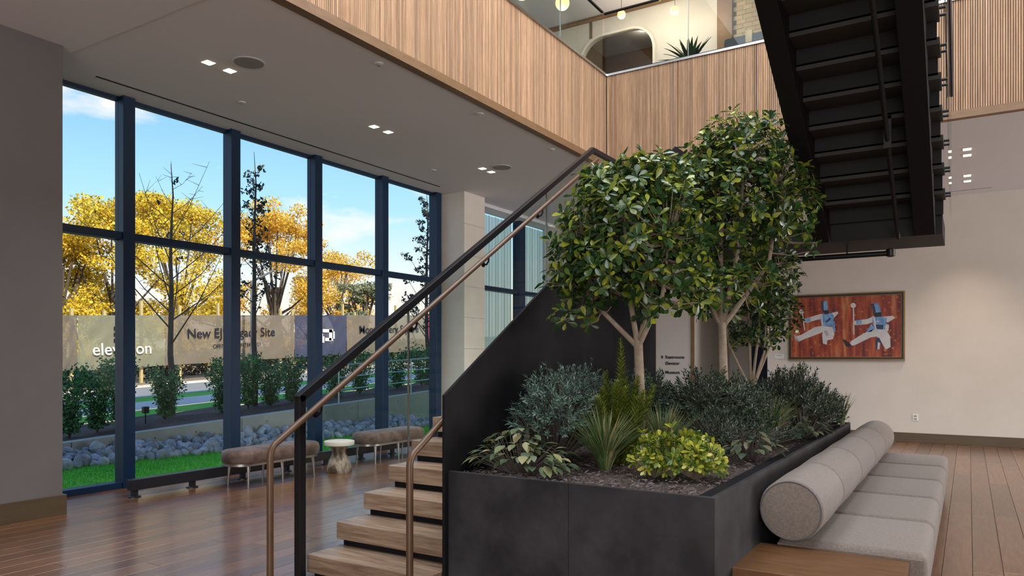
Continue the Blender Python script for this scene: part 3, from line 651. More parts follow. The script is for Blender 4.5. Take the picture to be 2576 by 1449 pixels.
for nm, pts, m_, ly in [
 ('baton', [(430, 500), (438, 500), (455, 622), (448, 626)], pw, 0), ('baton_ball', circ(428, 490, 17), pw, 1),
 ('leg_figure', [(575, 588), (520, 600), (430, 655), (392, 668), (374, 656), (382, 690), (412, 706), (442, 690), (560, 642), (600, 622)], pw, 0),
 ('leg_figure', [(572, 588), (642, 595), (660, 642), (648, 682), (610, 690), (606, 722), (580, 714), (574, 660), (580, 620)], pw, 1),
 ('leg_shade', [(585, 622), (610, 622), (620, 655), (600, 660)], pg, 2), ('shoe', [(374, 656), (394, 672), (418, 702), (408, 706), (384, 692)], pg, 2),
 ('coat_tail', [(636, 556), (660, 556), (666, 632), (640, 622)], pb_, 0),
 ('sleeve', [(566, 503), (500, 525), (438, 545), (430, 562), (470, 568), (545, 545), (572, 540)], pw, 1), ('cuff', [(455, 540), (490, 530), (494, 556), (462, 567)], pb_, 2),
 ('sleeve', [(636, 497), (680, 485), (686, 498), (654, 532), (640, 530)], pw, 1),
 ('jacket', [(568, 505), (640, 495), (656, 520), (650, 570), (632, 590), (575, 588), (560, 550)], pb_, 2), ('sash', [(598, 556), (630, 528), (634, 540), (604, 566)], pk, 3), ('strap', [(566, 505), (576, 504), (580, 586), (570, 586)], pw, 3),
 ('head', [(574, 476), (618, 474), (622, 500), (592, 508)], pd, 3), ('hat', [(568, 415), (608, 411), (616, 476), (572, 481)], pb_, 4), ('hat_shade', [(568, 415), (582, 413), (586, 480), (572, 481)], pk, 5),
 ('baton', [(783, 452), (791, 452), (794, 644), (787, 646)], pw, 0), ('baton_ball', circ(786, 442, 18), pw, 1),
 ('leg_figure', [(922, 603), (850, 638), (772, 690), (758, 718), (790, 722), (900, 662), (962, 650)], pw, 0), ('shoe', [(712, 678), (736, 686), (772, 714), (760, 736), (735, 726)], pd, 1),
 ('leg_figure', [(925, 603), (1000, 603), (1026, 650), (1029, 722), (1000, 742), (985, 722), (948, 668)], pw, 1), ('leg_shade', [(935, 668), (955, 660), (986, 722), (958, 690), (953, 745), (934, 742)], pk, 2), ('shoe', [(948, 690), (962, 700), (958, 742), (944, 742)], pw, 3),
 ('coat_tail', [(905, 570), (926, 600), (905, 622), (870, 626)], pb_, 0), ('coat_tail', [(990, 560), (1020, 575), (1014, 618), (995, 604)], pw, 0),
 ('sleeve', [(922, 513), (880, 535), (800, 548), (783, 560), (795, 578), (880, 571), (924, 552)], pw, 1), ('cuff', [(805, 545), (840, 541), (844, 569), (808, 574)], pb_, 2),
 ('sleeve', [(975, 518), (1045, 510), (1058, 525), (1012, 557), (1000, 552)], pw, 1),
 ('jacket', [(915, 518), (975, 518), (1006, 530), (1000, 570), (986, 607), (925, 607), (913, 560)], pb_, 2), ('sash', [(934, 572), (985, 572), (980, 604), (940, 602)], pk, 3), ('strap', [(916, 520), (928, 520), (944, 606), (930, 606)], pw, 3), ('stripe', [(940, 545), (970, 548), (950, 556), (938, 552)], pw, 4),
 ('head', [(915, 488), (968, 484), (974, 516), (930, 521)], pd, 3), ('hat', [(905, 430), (948, 425), (968, 486), (920, 493)], pb_, 4), ('hat_shade', [(905, 430), (922, 428), (936, 490), (920, 493)], pk, 5)]:
    brush(nm, pts, m_, ly)
cl = thing('caption_card', 'tiny white caption card beside the painting', 'card', (-3.28, YB-.01, 1.56))
MB().box(-3.37, -3.19, YB-.008, YB, 1.555, 1.65).build('card', M['white'], cl)
MB().box(-3.35, -3.24, YB-.0095, YB-.008, 1.615, 1.625).build('print', M['grille'], cl)
ol = thing('wall_outlet', 'white electrical outlet plate low on the painting wall', 'outlet', (-.845, YB-.01, .40))
MB().box(-.888, -.802, YB-.010, YB, .40, .525).build('plate', M['white'], ol, bevel=.003)
for z in (.435, .49): MB().box(-.868, -.822, YB-.013, YB-.010, z-.016, z+.016).build('socket', M['grille'], ol)
M['ink'] = mat('sign_ink', (.02, .02, .025), .6)
sgn = thing('wayfinding_sign', 'black wayfinding lettering on the white wall behind the trees', 'sign', (-5.6, YB-.005, 1.2))
for s_, x, z in (('Restrooms', -5.71, 1.555), ('Elevator', -5.71, 1.42), ('Museum', -5.71, 1.22)): text(s_, .098, M['ink'], sgn, (x, YB-.003, z), (1, 0, 0), (0, 0, 1), bold=.003)
MB().prism([(-5.80, YB-.004, 1.545), (-5.80, YB-.004, 1.635), (-5.75, YB-.004, 1.59)], (0, -.002, 0)).build('arrow', M['ink'], sgn)
MB().prism([(-5.80, YB-.004, 1.21), (-5.73, YB-.004, 1.21), (-5.765, YB-.004, 1.29)], (0, -.002, 0)).build('arrow', M['ink'], sgn)

# sheer curtains behind the stair and on the upper floor
M['sheer'] = meshcloth('sheer_curtain', (.70, .80, .74), .22, .5)
def curtain(label, x, y0, y1, z0, z1):
    n = int((y1-y0)/.012); v = []; f = []
    for i in range(n+1):
        y = y0+(y1-y0)*i/n; d = .03*math.sin(y*2*math.pi/.125)+.012*math.sin(y*2*math.pi/.31+1)
        v += [(x+d, y, z0), (x+d, y, z1)]
    f = [(2*i, 2*i+2, 2*i+3, 2*i+1) for i in range(n)]
    o = npmesh('sheer_curtain', v, f, M['sheer'], smooth=True); return tag(o, label, 'curtain', 'sheer curtains')
curtain('pleated sheer curtain in the near bay of the far window', -8.92, 12.22, 14.36, .08, 4.68)
curtain('pleated sheer curtain in the last bay before the corner', -8.92, 14.64, 15.84, .08, 4.68)
curtain('pleated sheer curtain at the upper floor window', -8.60, 8.8, 14.3, F2+.02, 8.90)

# ------------------------------------------------------------------ upper lounge furnishings
for x, y, z, r_, nm in ((-6.00, 13.9, 8.55, .085, 'over the right of the arch'), (-4.88, 13.9, 8.36, .085, 'over the palm'), (-5.20, 13.9, 8.72, .085, 'just below the top edge over the palm'), (-4.22, 13.9, 8.55, .085, 'by the timber post'), (-6.38, 10.6, 7.72, .13, 'standing in for a reflection in the glass above the window side, higher one'), (-6.35, 12.0, 8.10, .13, 'standing in for a reflection at the glass corner, lower one')):  # last two globes are added in place of reflections in the glass
    t = thing('globe_pendant', 'warm glowing globe pendant '+nm, 'pendant lamp', (x, y, z), 'globe pendants of the upper lounge')
    n = 12
    MB().lathe((x, y, z), [(r_*math.sin(a)+.001, -r_*math.cos(a)) for a in np.linspace(0, math.pi, 11)], 20).build('globe', M['globe'], t, smooth='all')
    MB().tube([(x, y, z+r_), (x, y, 8.95)], .004, 6).build('cord', M['rail'], t)
    l = lamp('globe_light', 'POINT', 8, (0, 0, 0), (1, .86, .68), shadow_soft_size=.14); l.parent = t; l.location = (0, 0, -.3)
for x, y, nm in ((-6.9, 11.9, 'at the glass corner'), (-6.2, 15.6, 'inside the arch alcove')):
    t = thing('round_ceiling_lamp', 'round glowing ceiling lamp '+nm, 'ceiling lamp', (x, y, 8.9))
    MB().lathe((x, y, 8.925), [(.01, 0), (.10, 0), (.11, .012), (.11, .025)], 24).build('diffuser', M['downwhite'], t)
    MB().lathe((x, y, 8.935), [(.112, 0), (.125, 0), (.125, .015), (.112, .015)], 24).build('rim', M['white'], t)
    l = lamp('ceiling_lamp_light', 'POINT', 14 if y < 14 else 2.5, (0, 0, 0), (1, .82, .6), shadow_soft_size=.1); l.parent = t; l.location = (0, 0, -.1)
palm = thing('potted_palm', 'potted palm with arching fronds behind the upper glass balustrade', 'plant', (-3.98, 12.1, F2))
MB().lathe((-3.98, 12.1, F2), [(.13, 0), (.17, .05), (.19, .30), (.175, .305), (.17, .28)], 22).build('pot', M['white'], palm, smooth=True)
M['palm'] = leafmat('palm_leaf', (.018, .04, .02), (.035, .075, .03), (.07, .11, .05), rough=.5, trans=.15)
for k in range(26):
    a = k*2.399; el = R(85-55*((k/26)**.8)); L_ = random.uniform(.42, .58)
    dv = Vector((math.cos(a), math.sin(a), 0)); mb = MB(); side = Vector((-math.sin(a), math.cos(a), 0)); pts = []
    for s_ in np.linspace(0, 1, 8):
        h = math.cos(el)*L_*s_*(1+.2*s_); v_ = math.sin(el)*L_*s_-.16*s_*s_*math.cos(el)
        pts.append(Vector((-3.98, 12.1, F2+.30))+dv*h+Vector((0, 0, v_)))
    wd = [.012, .026, .034, .036, .032, .024, .013, .002]
    mb.add([tuple(p-side*w) for p, w in zip(pts, wd)]+[tuple(p+Vector((0, 0, -.006))) for p in pts]+[tuple(p+side*w) for p, w in zip(pts, wd)],
           [(i, i+1, 9+i, 8+i) for i in range(7)]+[(8+i, 9+i, 17+i, 16+i) for i in range(7)])
    mb.build('frond', M['palm'], palm, recalc=False)
sf = thing('lounge_sofa', 'dark grey lounge sofa at the right end of the upper lounge', 'sofa', (-2.9, 12.6, F2))
M['dkfab'] = mat('slate_fabric', (.05, .055, .062), .85)
MB().box(-3.45, -2.2, 12.2, 13.0, F2+.08, F2+.42).build('seat', M['dkfab'], sf, bevel=.05, smooth=True)
MB().box(-3.45, -2.2, 12.2, 12.42, F2+.30, F2+.66).build('backrest', M['dkfab'], sf, bevel=.05, smooth=True)
MB().box(-3.10, -2.98, 12.19, 12.44, F2+.50, F2+.72).build('cushion', M['tile'], sf, bevel=.03, smooth=True)
for x in (-3.4, -2.25):
    for y in (12.25, 12.95): MB().box(x-.02, x+.02, y-.02, y+.02, F2, F2+.09).build('leg', M['rail'], sf)

# ------------------------------------------------------------------ plants: leaf geometry
OB = [(0, .06), (.30, .55), (.62, 1.0), (.86, .75), (1, .05)]        # obovate blade
EL = [(0, .05), (.25, .8), (.5, 1.0), (.78, .6), (1, .03)]           # elliptic blade
NR = [(0, .4), (.5, 1.0), (1, .05)]                                   # narrow blade
def leaf_tmpl(shape, L_, w, fold=.22, droop=.10):
    v = []; n = len(shape)
    for t, k in shape: v += [(t*L_, -k*w/2, fold*k*w/2-droop*L_*t*t), (t*L_, 0, -droop*L_*t*t), (t*L_, k*w/2, fold*k*w/2-droop*L_*t*t)]
    f = []
    for i in range(n-1):
        a, b = 3*i, 3*i+3; f += [(a, b, b+1, a+1), (a+1, b+1, b+2, a+2)]
    return np.array(v), f
def basis(d, up):
    d = np.asarray(d, float); d /= np.linalg.norm(d)+1e-9; up = np.asarray(up, float)
    s = np.cross(up, d); ns = np.linalg.norm(s)
    if ns < 1e-4: s = np.cross((1, .1, .2), d); ns = np.linalg.norm(s)
    s /= ns; u = np.cross(d, s); return np.stack([d, s, u], 1)
def scatter(name, tm, leaves, mat_, parent):
    """leaves: list of (pos, 3x3 basis, scale); one joined mesh"""
    tv, tf = tm; n = len(tv)
    P = np.array([l[0] for l in leaves]); B = np.array([l[1] for l in leaves]); sc = np.array([l[2] for l in leaves])
    V = np.einsum('nij,vj->nvi', B, tv)*sc[:, None, None]+P[:, None, :]
    F = (np.array(tf)[None]+(np.arange(len(leaves))*n)[:, None, None]).reshape(-1, 4)
    return npmesh(name, V.reshape(-1, 3), F.tolist(), mat_, parent, smooth=True)
def leaf_objects(name, tm, leaves, mat_, parent):
    me = bpy.data.meshes.new(name); me.from_pydata(tm[0].tolist(), [], tm[1]); me.materials.append(mat_)
    me.polygons.foreach_set('use_smooth', [True]*len(me.polygons))
    off = wpos(parent)
    for p, B, s in leaves:
        o = bpy.data.objects.new(name, me); COL.objects.link(o); o.parent = parent
        M4 = Matrix([list(B[0]*s)+[p[0]-off.x], list(B[1]*s)+[p[1]-off.y], list(B[2]*s)+[p[2]-off.z], [0, 0, 0, 1]]); o.matrix_local = M4
def split_leaves(leaves, n, front=None):
    """the leaves nearest the lens become single parts, the rest one joined part"""
    key = sorted(leaves, key=lambda l: (l[0][0]**2+l[0][1]**2+(l[0][2]-1.6)**2)**.5+.15*random.random())
    return key[:n], key[n:]
def rosette(c, axis, n, spread, scale):
    out = []; B = basis(axis, (0, 0, 1) if abs(axis[2]) < .9 else (1, 0, 0)); ph = random.random()*6.28
    for k in range(n):
        a = ph+k*2.399; e = R(random.uniform(*spread))
        d = B[:, 0]*math.sin(e)+(B[:, 1]*math.cos(a)+B[:, 2]*math.sin(a))*math.cos(e)
        d = d/np.linalg.norm(d); up = B[:, 0]*.9+np.array([0, 0, .35]); out.append((np.array(c)+d*.012, basis(d, up), scale*random.uniform(.72, 1.15)))
    return out

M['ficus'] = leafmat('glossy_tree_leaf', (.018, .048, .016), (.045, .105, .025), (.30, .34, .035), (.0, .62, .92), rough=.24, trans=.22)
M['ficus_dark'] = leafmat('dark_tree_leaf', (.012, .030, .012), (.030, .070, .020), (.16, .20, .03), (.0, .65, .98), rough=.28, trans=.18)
def tree(label, base, h_fork, canopy, nros, stems, lm, leafL, nobj, trunk_r, seed):
    """canopy: list of ellipsoids (centre, radii); stems: directions of the main forks"""
    random.seed(seed)
    t = thing('indoor_tree', label, 'tree', base)
    bx, by, bz_ = base; fork = Vector((bx+random.uniform(-.02, .02), by, h_fork))
    MB().tube([(bx, by, bz_-.02), (bx+.01, by, (bz_+h_fork)/2), tuple(fork)], [trunk_r*1.15, trunk_r, trunk_r*.95], 12).build('trunk', M['bark'], t, smooth=True)
    tips = []; segs = []
    for (ex, ey, ez) in stems:
        e = Vector((ex, ey, ez)); mid = fork.lerp(e, .42)+Vector((ex-bx, ey-by, 0))*.42; mid2 = fork.lerp(e, .75)+Vector((ex-bx, ey-by, 0))*.22
        b = MB(); b.tube([tuple(fork-Vector((0, 0, .05))), tuple(mid), tuple(mid2), tuple(e)], [trunk_r*.62, trunk_r*.42, trunk_r*.3, trunk_r*.14], 8)
        b.build('branch', M['bark'], t, smooth=True)
        for s_ in np.linspace(.25, 1, 8): segs.append(fork.lerp(mid, min(1, s_*2)) if s_ < .5 else mid.lerp(e, (s_-.5)*2))
    leaves = []; tw = MB()
    tot = sum(c[1][0]*c[1][1]*c[1][2] for c in canopy)
    for (c, rad) in canopy:
        k = int(nros*rad[0]*rad[1]*rad[2]/tot)
        for _ in range(k):
            d = np.array([random.gauss(0, 1) for _ in range(3)]); d /= np.linalg.norm(d)
            if d[2] < -.75: d[2] *= -.5
            rr = (random.uniform(.30, 1))**.45*random.uniform(.90, 1.06)
            p = np.array(c)+d*np.array(rad)*rr
            if p[0] < PX+.10: p[0] = PX+.10+random.random()*.05
            ax = d*.8+np.array([0, 0, .45])+rng.normal(0, .35, 3); ax /= np.linalg.norm(ax)
            leaves += rosette(p, ax, random.randint(5, 7), (-12, 42), 1.0)
            q = min(segs, key=lambda s_: (s_-Vector(p)).length)
            if random.random() < .55: tw.tube([tuple(q), tuple(q.lerp(Vector(p), .5)+Vector((0, 0, -.03))), tuple(p)], [.0065, .0045, .003], 4, cap=False)
    tw.build('twigs', M['bark'], t, recalc=False)
    tm = leaf_tmpl(OB, leafL, leafL*.52)
    a, b = split_leaves(leaves, nobj)
    leaf_objects('leaf', tm, a, lm, t)
    scatter('foliage', tm, b, lm, t)['kind'] = 'stuff'
    return t
tree('glossy indoor tree nearest the camera with a pale forked trunk', (-2.10, 5.20, ZS), 1.72,
     [((-2.16, 5.12, 2.52), (.60, .52, .60)), ((-2.42, 4.98, 2.25), (.34, .30, .38)), ((-1.86, 5.22, 2.18), (.34, .36, .42)), ((-2.05, 5.1, 2.85), (.42, .36, .24)), ((-2.50, 4.95, 1.95), (.20, .20, .22)), ((-2.25, 4.95, 2.15), (.30, .26, .26))], 820,
     [(-2.52, 5.05, 2.5), (-2.2, 5.15, 2.95), (-1.98, 5.3, 2.9), (-1.84, 5.1, 2.5), (-2.3, 5.4, 2.8)], M['ficus'], .080, 300, .036, 3)
tree('tall indoor tree in the middle of the planter reaching highest', (-1.97, 6.95, ZS), 1.92,
     [((-1.86, 7.0, 3.10), (.62, .56, .66)), ((-1.82, 7.05, 3.58), (.46, .42, .32)), ((-2.25, 6.85, 2.95), (.42, .4, .5)), ((-1.45, 7.2, 2.95), (.32, .36, .52)), ((-1.9, 6.9, 2.25), (.46, .4, .38)), ((-2.35, 6.6, 3.2), (.3, .3, .3))], 1000,
     [(-2.3, 6.9, 3.2), (-2.0, 7.0, 3.8), (-1.8, 7.05, 3.75), (-1.5, 7.1, 3.2), (-1.9, 7.3, 3.3)], M['ficus'], .084, 300, .042, 4)
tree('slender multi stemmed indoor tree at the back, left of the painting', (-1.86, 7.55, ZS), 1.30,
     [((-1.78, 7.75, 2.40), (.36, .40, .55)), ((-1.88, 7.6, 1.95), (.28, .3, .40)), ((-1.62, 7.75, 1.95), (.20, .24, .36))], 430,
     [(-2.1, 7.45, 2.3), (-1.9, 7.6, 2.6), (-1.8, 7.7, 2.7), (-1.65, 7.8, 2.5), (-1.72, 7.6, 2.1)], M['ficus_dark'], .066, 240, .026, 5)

# ------------------------------------------------------------------ planter undergrowth
def sprig_bush(name, label, base, ell, nsp, leafL, leafW, lm, per=14, seed=1, upb=.5, shape=NR):
    random.seed(seed)
    t = thing(name, label, 'shrub', base); leaves = []; st_ = MB()
    tot = sum(e[1][0]*e[1][1]*e[1][2] for e in ell)
    for c, rad in ell:
        for _ in range(int(nsp*rad[0]*rad[1]*rad[2]/tot)):
            d = np.array([random.gauss(0, 1) for _ in range(3)]); d /= np.linalg.norm(d); d[2] = abs(d[2])*1.0-.35*random.random()
            p = np.array(c)+d*np.array(rad)*(random.uniform(.25, 1)**.5)
            if p[0] < PX0+.05: p[0] = PX0+.05+.04*random.random()
            if p[0] > PX1+.03: p[0] = PX1-.02
            p[2] = max(p[2], ZS+.04)
            ax = d+np.array([0, 0, upb])+rng.normal(0, .25, 3); ax /= np.linalg.norm(ax); B = basis(ax, (0.1, 0, 1)); SL_ = leafL*2.2
            for k in range(per):
                s_ = k/per; a = k*2.399; e = R(25+35*s_)
                dd = B[:, 0]*math.sin(e)+(B[:, 1]*math.cos(a)+B[:, 2]*math.sin(a))*math.cos(e)
                leaves.append((p+ax*SL_*(s_-.5), basis(dd, ax), random.uniform(.7, 1.15)*(1-.35*s_)))
            q = np.array([base[0]+(p[0]-base[0])*.35, base[1]+(p[1]-base[1])*.35, base[2]+(p[2]-base[2])*.3]); st_.tube([tuple(q), tuple(p)], [.005, .0025], 4, cap=False)
    for k in range(5):
        a = k*1.26; st_.tube([(base[0], base[1], base[2]-.02), (base[0]+.1*math.cos(a), base[1]+.1*math.sin(a), base[2]+.25)], [.009, .006], 5)
    st_.build('stems', M['darkbark'], t, recalc=False)
    scatter('foliage', leaf_tmpl(shape, leafL, leafW, .1, .05), leaves, lm, t)['kind'] = 'stuff'; return t
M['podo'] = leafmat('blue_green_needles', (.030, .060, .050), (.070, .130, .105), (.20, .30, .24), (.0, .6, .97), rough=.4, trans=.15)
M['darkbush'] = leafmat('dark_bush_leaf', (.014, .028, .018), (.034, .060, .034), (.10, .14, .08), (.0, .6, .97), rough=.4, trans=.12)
M['cypress'] = leafmat('yellow_green_needles', (.05, .085, .015), (.14, .19, .025), (.32, .35, .05), (.0, .55, .95), rough=.45, trans=.25)
sprig_bush('fluffy_shrub', 'big fluffy blue green shrub against the black stair plate', (-2.60, 4.78, ZS), [((-2.58, 4.80, 1.12), (.34, .38, .44)), ((-2.62, 5.22, 1.22), (.28, .40, .36)), ((-2.68, 4.85, .98), (.2, .25, .3))], 820, .046, .0115, M['podo'], 16, 21)
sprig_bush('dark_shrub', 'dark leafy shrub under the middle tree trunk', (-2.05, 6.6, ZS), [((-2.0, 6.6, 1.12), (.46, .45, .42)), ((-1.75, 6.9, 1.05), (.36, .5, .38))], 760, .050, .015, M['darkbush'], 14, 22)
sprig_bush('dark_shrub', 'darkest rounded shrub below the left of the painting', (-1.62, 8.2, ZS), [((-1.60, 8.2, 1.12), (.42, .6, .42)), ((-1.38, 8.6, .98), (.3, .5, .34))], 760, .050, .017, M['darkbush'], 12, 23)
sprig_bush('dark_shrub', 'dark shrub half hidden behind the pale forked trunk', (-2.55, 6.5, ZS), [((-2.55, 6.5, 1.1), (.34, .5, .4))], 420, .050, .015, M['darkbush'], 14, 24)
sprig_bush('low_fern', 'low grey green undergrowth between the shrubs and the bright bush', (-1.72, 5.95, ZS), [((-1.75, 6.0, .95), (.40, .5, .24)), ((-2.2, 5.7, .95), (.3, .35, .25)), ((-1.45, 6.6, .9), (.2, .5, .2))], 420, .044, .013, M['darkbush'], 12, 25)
# upright foxtail plant
random.seed(31)
cy = thing('foxtail_plant', 'yellow green foxtail plant with upright spikes beside the pale trunk', 'plant', (-2.20, 5.02, ZS)); leaves = []; core = MB()
for k in range(18):
    a = k*2.399; r_ = .02+.24*(k/18); H_ = random.uniform(.60, .80)*(1-.30*k/18) if k else .93
    p0 = Vector((-2.20+.05*math.cos(a), 5.02+.05*math.sin(a), ZS)); p1 = Vector((-2.20+r_*1.2*math.cos(a), 5.02+r_*1.2*math.sin(a), ZS+H_)); 
    core.tube([tuple(p0), tuple(p0.lerp(p1, .5)), tuple(p1)], [.008, .007, .003], 5)
    ax = np.array((p1-p0).normalized()); B = basis(ax, (.1, .2, 1))
    for i in range(380):
        s_ = (i/380); aa = i*2.399; w_ = math.sin(math.pi*min(1, .15+s_*.9))**.6; e = R(38)
        dd = ax*math.sin(e)+(B[:, 1]*math.cos(aa)+B[:, 2]*math.sin(aa))*math.cos(e); leaves.append((np.array(p0.lerp(p1, s_)), basis(dd, ax), .6+.6*w_))
core.build('stems', M['cypress'], cy, recalc=False)
scatter('needles', leaf_tmpl(NR, .062, .013, .05, .05), leaves, M['cypress'], cy)['kind'] = 'stuff'
# grasses
M['grass_blade'] = leafmat('grass_blade', (.05, .11, .035), (.15, .22, .08), (.45, .38, .20), (.0, .6, .98), rough=.45, trans=.25)
def tuft(label, base, n, H_, spread, seed, w=.0052):
    random.seed(seed); t = thing('grass_tuft', label, 'grass', base, 'ornamental grass tufts'); mb = MB(); B0 = Vector(base)
    for k in range(n):
        a = random.random()*6.283; el = random.uniform(.1, 1)**.7*spread; h = H_*random.uniform(.6, 1.1); d = Vector((math.cos(a), math.sin(a), 0)); s_ = Vector((-math.sin(a), math.cos(a), 0))
        p0 = B0+d*random.uniform(0, .035); pts = [p0+d*el*h*t_**1.6+Vector((0, 0, h*(t_-.25*el*t_*t_))) for t_ in (0, .33, .66, 1)]
        for i in range(4):
            if pts[i].x < PX0+.03: pts[i].x = PX0+.03
        ww = [w, w, w*.75, .0004]
        mb.add([tuple(p-s_*x) for p, x in zip(pts, ww)]+[tuple(p+s_*x) for p, x in zip(pts, ww)], [(i, i+1, 5+i, 4+i) for i in range(3)])
    tag(mb.build('blades', M['grass_blade'], t, recalc=False), kind='stuff')
    MB().lathe((base[0], base[1], base[2]-.03), [(.05, 0), (.045, .04), (.02, .07)], 10).build('crown', M['darkbark'], t)
tuft('front clump of long striped grass left of the bright bush', (-2.16, 4.72, ZS), 420, .48, .95, 41)
tuft('grass clump behind the bright yellow green bush', (-1.98, 5.35, ZS), 300, .46, .75, 42)
tuft('pale grass clump right of the bright bush by the sofa bolster', (-1.55, 6.95, ZS), 320, .46, .75, 43)
tuft('thin grass clump at the far right end of the planter', (-1.22, 8.95, ZS), 110, .42, .5, 44)
# bright bush
M['bright'] = leafmat('bright_leaf', (.045, .11, .02), (.19, .26, .02), (.52, .50, .07), (.0, .5, .9), rough=.3, trans=.3)
random.seed(51); bb_ = thing('bright_bush', 'bright yellow green rounded bush at the front of the planter', 'shrub', (-1.67, 4.68, ZS)); leaves = []; st_ = MB()
for c, rad, n in (((-1.76, 4.62, .935), (.15, .17, .185), 70), ((-1.52, 4.70, .93), (.20, .20, .175), 95), ((-1.64, 4.64, .95), (.14, .16, .18), 45)):
    for _ in range(n):
        d = np.array([random.gauss(0, 1) for _ in range(3)]); d /= np.linalg.norm(d); d[2] = abs(d[2])-.45*random.random()
        p = np.array(c)+d*np.array(rad)*random.uniform(.75, 1.0); p[2] = max(p[2], ZS+.03)
        leaves += rosette(p, d+np.array([0, 0, .35]), 7, (15, 60), random.uniform(.85, 1.15)); st_.tube([(c[0], c[1], ZS), tuple(p)], .003, 4, cap=False)
st_.build('stems', M['bark'], bb_, recalc=False)
tm = leaf_tmpl(OB, .050, .024); a_, b_ = split_leaves(leaves, 300); leaf_objects('leaf', tm, a_, M['bright'], bb_); scatter('foliage', tm, b_, M['bright'], bb_)['kind'] = 'stuff'
# broad pale-leaved plants
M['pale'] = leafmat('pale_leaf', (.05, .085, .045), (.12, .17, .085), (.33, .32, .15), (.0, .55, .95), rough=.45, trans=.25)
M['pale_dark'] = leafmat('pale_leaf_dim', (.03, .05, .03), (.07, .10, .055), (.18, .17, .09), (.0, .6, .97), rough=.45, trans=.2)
def broad(label, base, n, L_, rad, seed, m_):
    random.seed(seed); t = thing('broadleaf_plant', label, 'plant', base, 'broad leaved plants'); leaves = []; st_ = MB()
    for k in range(n):
        a = random.random()*6.283; r_ = random.random()**.5; p = np.array([base[0]+rad[0]*r_*math.cos(a), base[1]+rad[1]*r_*math.sin(a), base[2]+rad[2]*(1.05-.75*r_)*random.uniform(.45, 1.1)+.03])
        p[0] = min(max(p[0], PX0+.07), PX1-.03); p[1] = max(p[1], PY0+.05)
        d = np.array([math.cos(a), math.sin(a), random.uniform(-.5, .25)]); leaves.append((p, basis(d, (0, 0, 1)), random.uniform(.7, 1.15)))
        st_.tube([(base[0]+(p[0]-base[0])*.2, base[1]+(p[1]-base[1])*.2, base[2]), tuple(p)], .0025, 4, cap=False)
    st_.build('stems', M['darkbark'], t, recalc=False); leaf_objects('leaf', leaf_tmpl(EL, L_, L_*.58, .18, .25), leaves, m_, t)
broad('low pale green broadleaf plant in the front left corner of the planter', (-2.60, 4.30, ZS), 150, .10, (.38, .26, .32), 61, M['pale'])
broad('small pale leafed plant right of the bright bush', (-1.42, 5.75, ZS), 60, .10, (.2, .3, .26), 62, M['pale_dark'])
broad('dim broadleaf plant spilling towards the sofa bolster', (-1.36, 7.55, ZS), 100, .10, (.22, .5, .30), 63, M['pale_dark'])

# ------------------------------------------------------------------ outdoors
def zg(x, y): return .25+.0485*(y-6.06)-.010*max(0, -12-x) if x < -12 else -.06
def strip(name, x0, x1, m, dz=0, kind='structure', label=None, cat=None, y0=-10, y1=70, nx=4, ny=40, rough=0):
    v = []; f = []
    for j in range(ny+1):
        for i in range(nx+1):
            x = x0+(x1-x0)*i/nx; y = y0+(y1-y0)*j/ny; v.append((x, y, zg(min(x, -12.01), y)+dz+random.uniform(-rough, rough)))
    f = [(j*(nx+1)+i, j*(nx+1)+i+1, (j+1)*(nx+1)+i+1, (j+1)*(nx+1)+i) for j in range(ny) for i in range(nx)]
    o = npmesh(name, v, f, m, smooth=rough > 0); tag(o, label, cat, kind=kind); return o
M['lawn'] = mat('lawn', (.05, .30, .015), .9, var=(.10, .46, .03), scale=3, bump=.5, bscale=80)
M['lawn_blade'] = leafmat('lawn_blade', (.04, .30, .02), (.08, .50, .03), (.18, .60, .06), rough=.6, trans=.3)
M['conc'] = mat('concrete', (.42, .43, .40), .8, var=(.34, .36, .34), scale=4, detail=8)
M['paving'] = mat('paving', (.55, .53, .50), .9, var=(.48, .47, .45), scale=3)
M['asphalt'] = mat('asphalt', (.22, .23, .25), .9, var=(.17, .18, .20), scale=2)
M['dirt'] = mat('dirt', (.16, .11, .07), .95, var=(.22, .16, .10), scale=2)
M['bedmulch'] = mat('bed_mulch', (.050, .030, .024), .95, var=(.11, .07, .055), scale=14, bump=.7, bscale=30)
lw = npmesh('lawn', [(-8.95, -8, -.06), (-8.95, 40, -.06), (-11.99, 40, -.06), (-11.99, -8, -.06)], [(0, 1, 2, 3)], M['lawn']); tag(lw, 'bright green lawn strip outside the tall windows', 'lawn', kind='stuff')
nB = 26000; bx = rng.uniform(-11.35, -9.0, nB); by = rng.uniform(3.2, 17, nB); ba = rng.uniform(0, 6.28, nB); bh = rng.uniform(.03, .065, nB)
v = np.zeros((nB, 3, 3)); v[:, 0] = np.stack([bx-np.cos(ba)*.006, by-np.sin(ba)*.006, np.full(nB, -.06)], 1); v[:, 1] = np.stack([bx+np.cos(ba)*.006, by+np.sin(ba)*.006, np.full(nB, -.06)], 1)
v[:, 2] = np.stack([bx+rng.normal(0, .02, nB), by+rng.normal(0, .02, nB), -.06+bh], 1)
gb_ = npmesh('lawn_grass', v.reshape(-1, 3), np.arange(nB*3).reshape(-1, 3).tolist(), M['lawn_blade']); tag(gb_, 'short green grass blades of the lawn strip', 'grass', kind='stuff')
rw = thing('retaining_wall', 'low pale concrete retaining wall rising behind the rocks', 'wall', (-12.1, 12, -.06))
yy = [-6, 3, 6.2, 9.4, 12.6, 15.8, 19, 26]
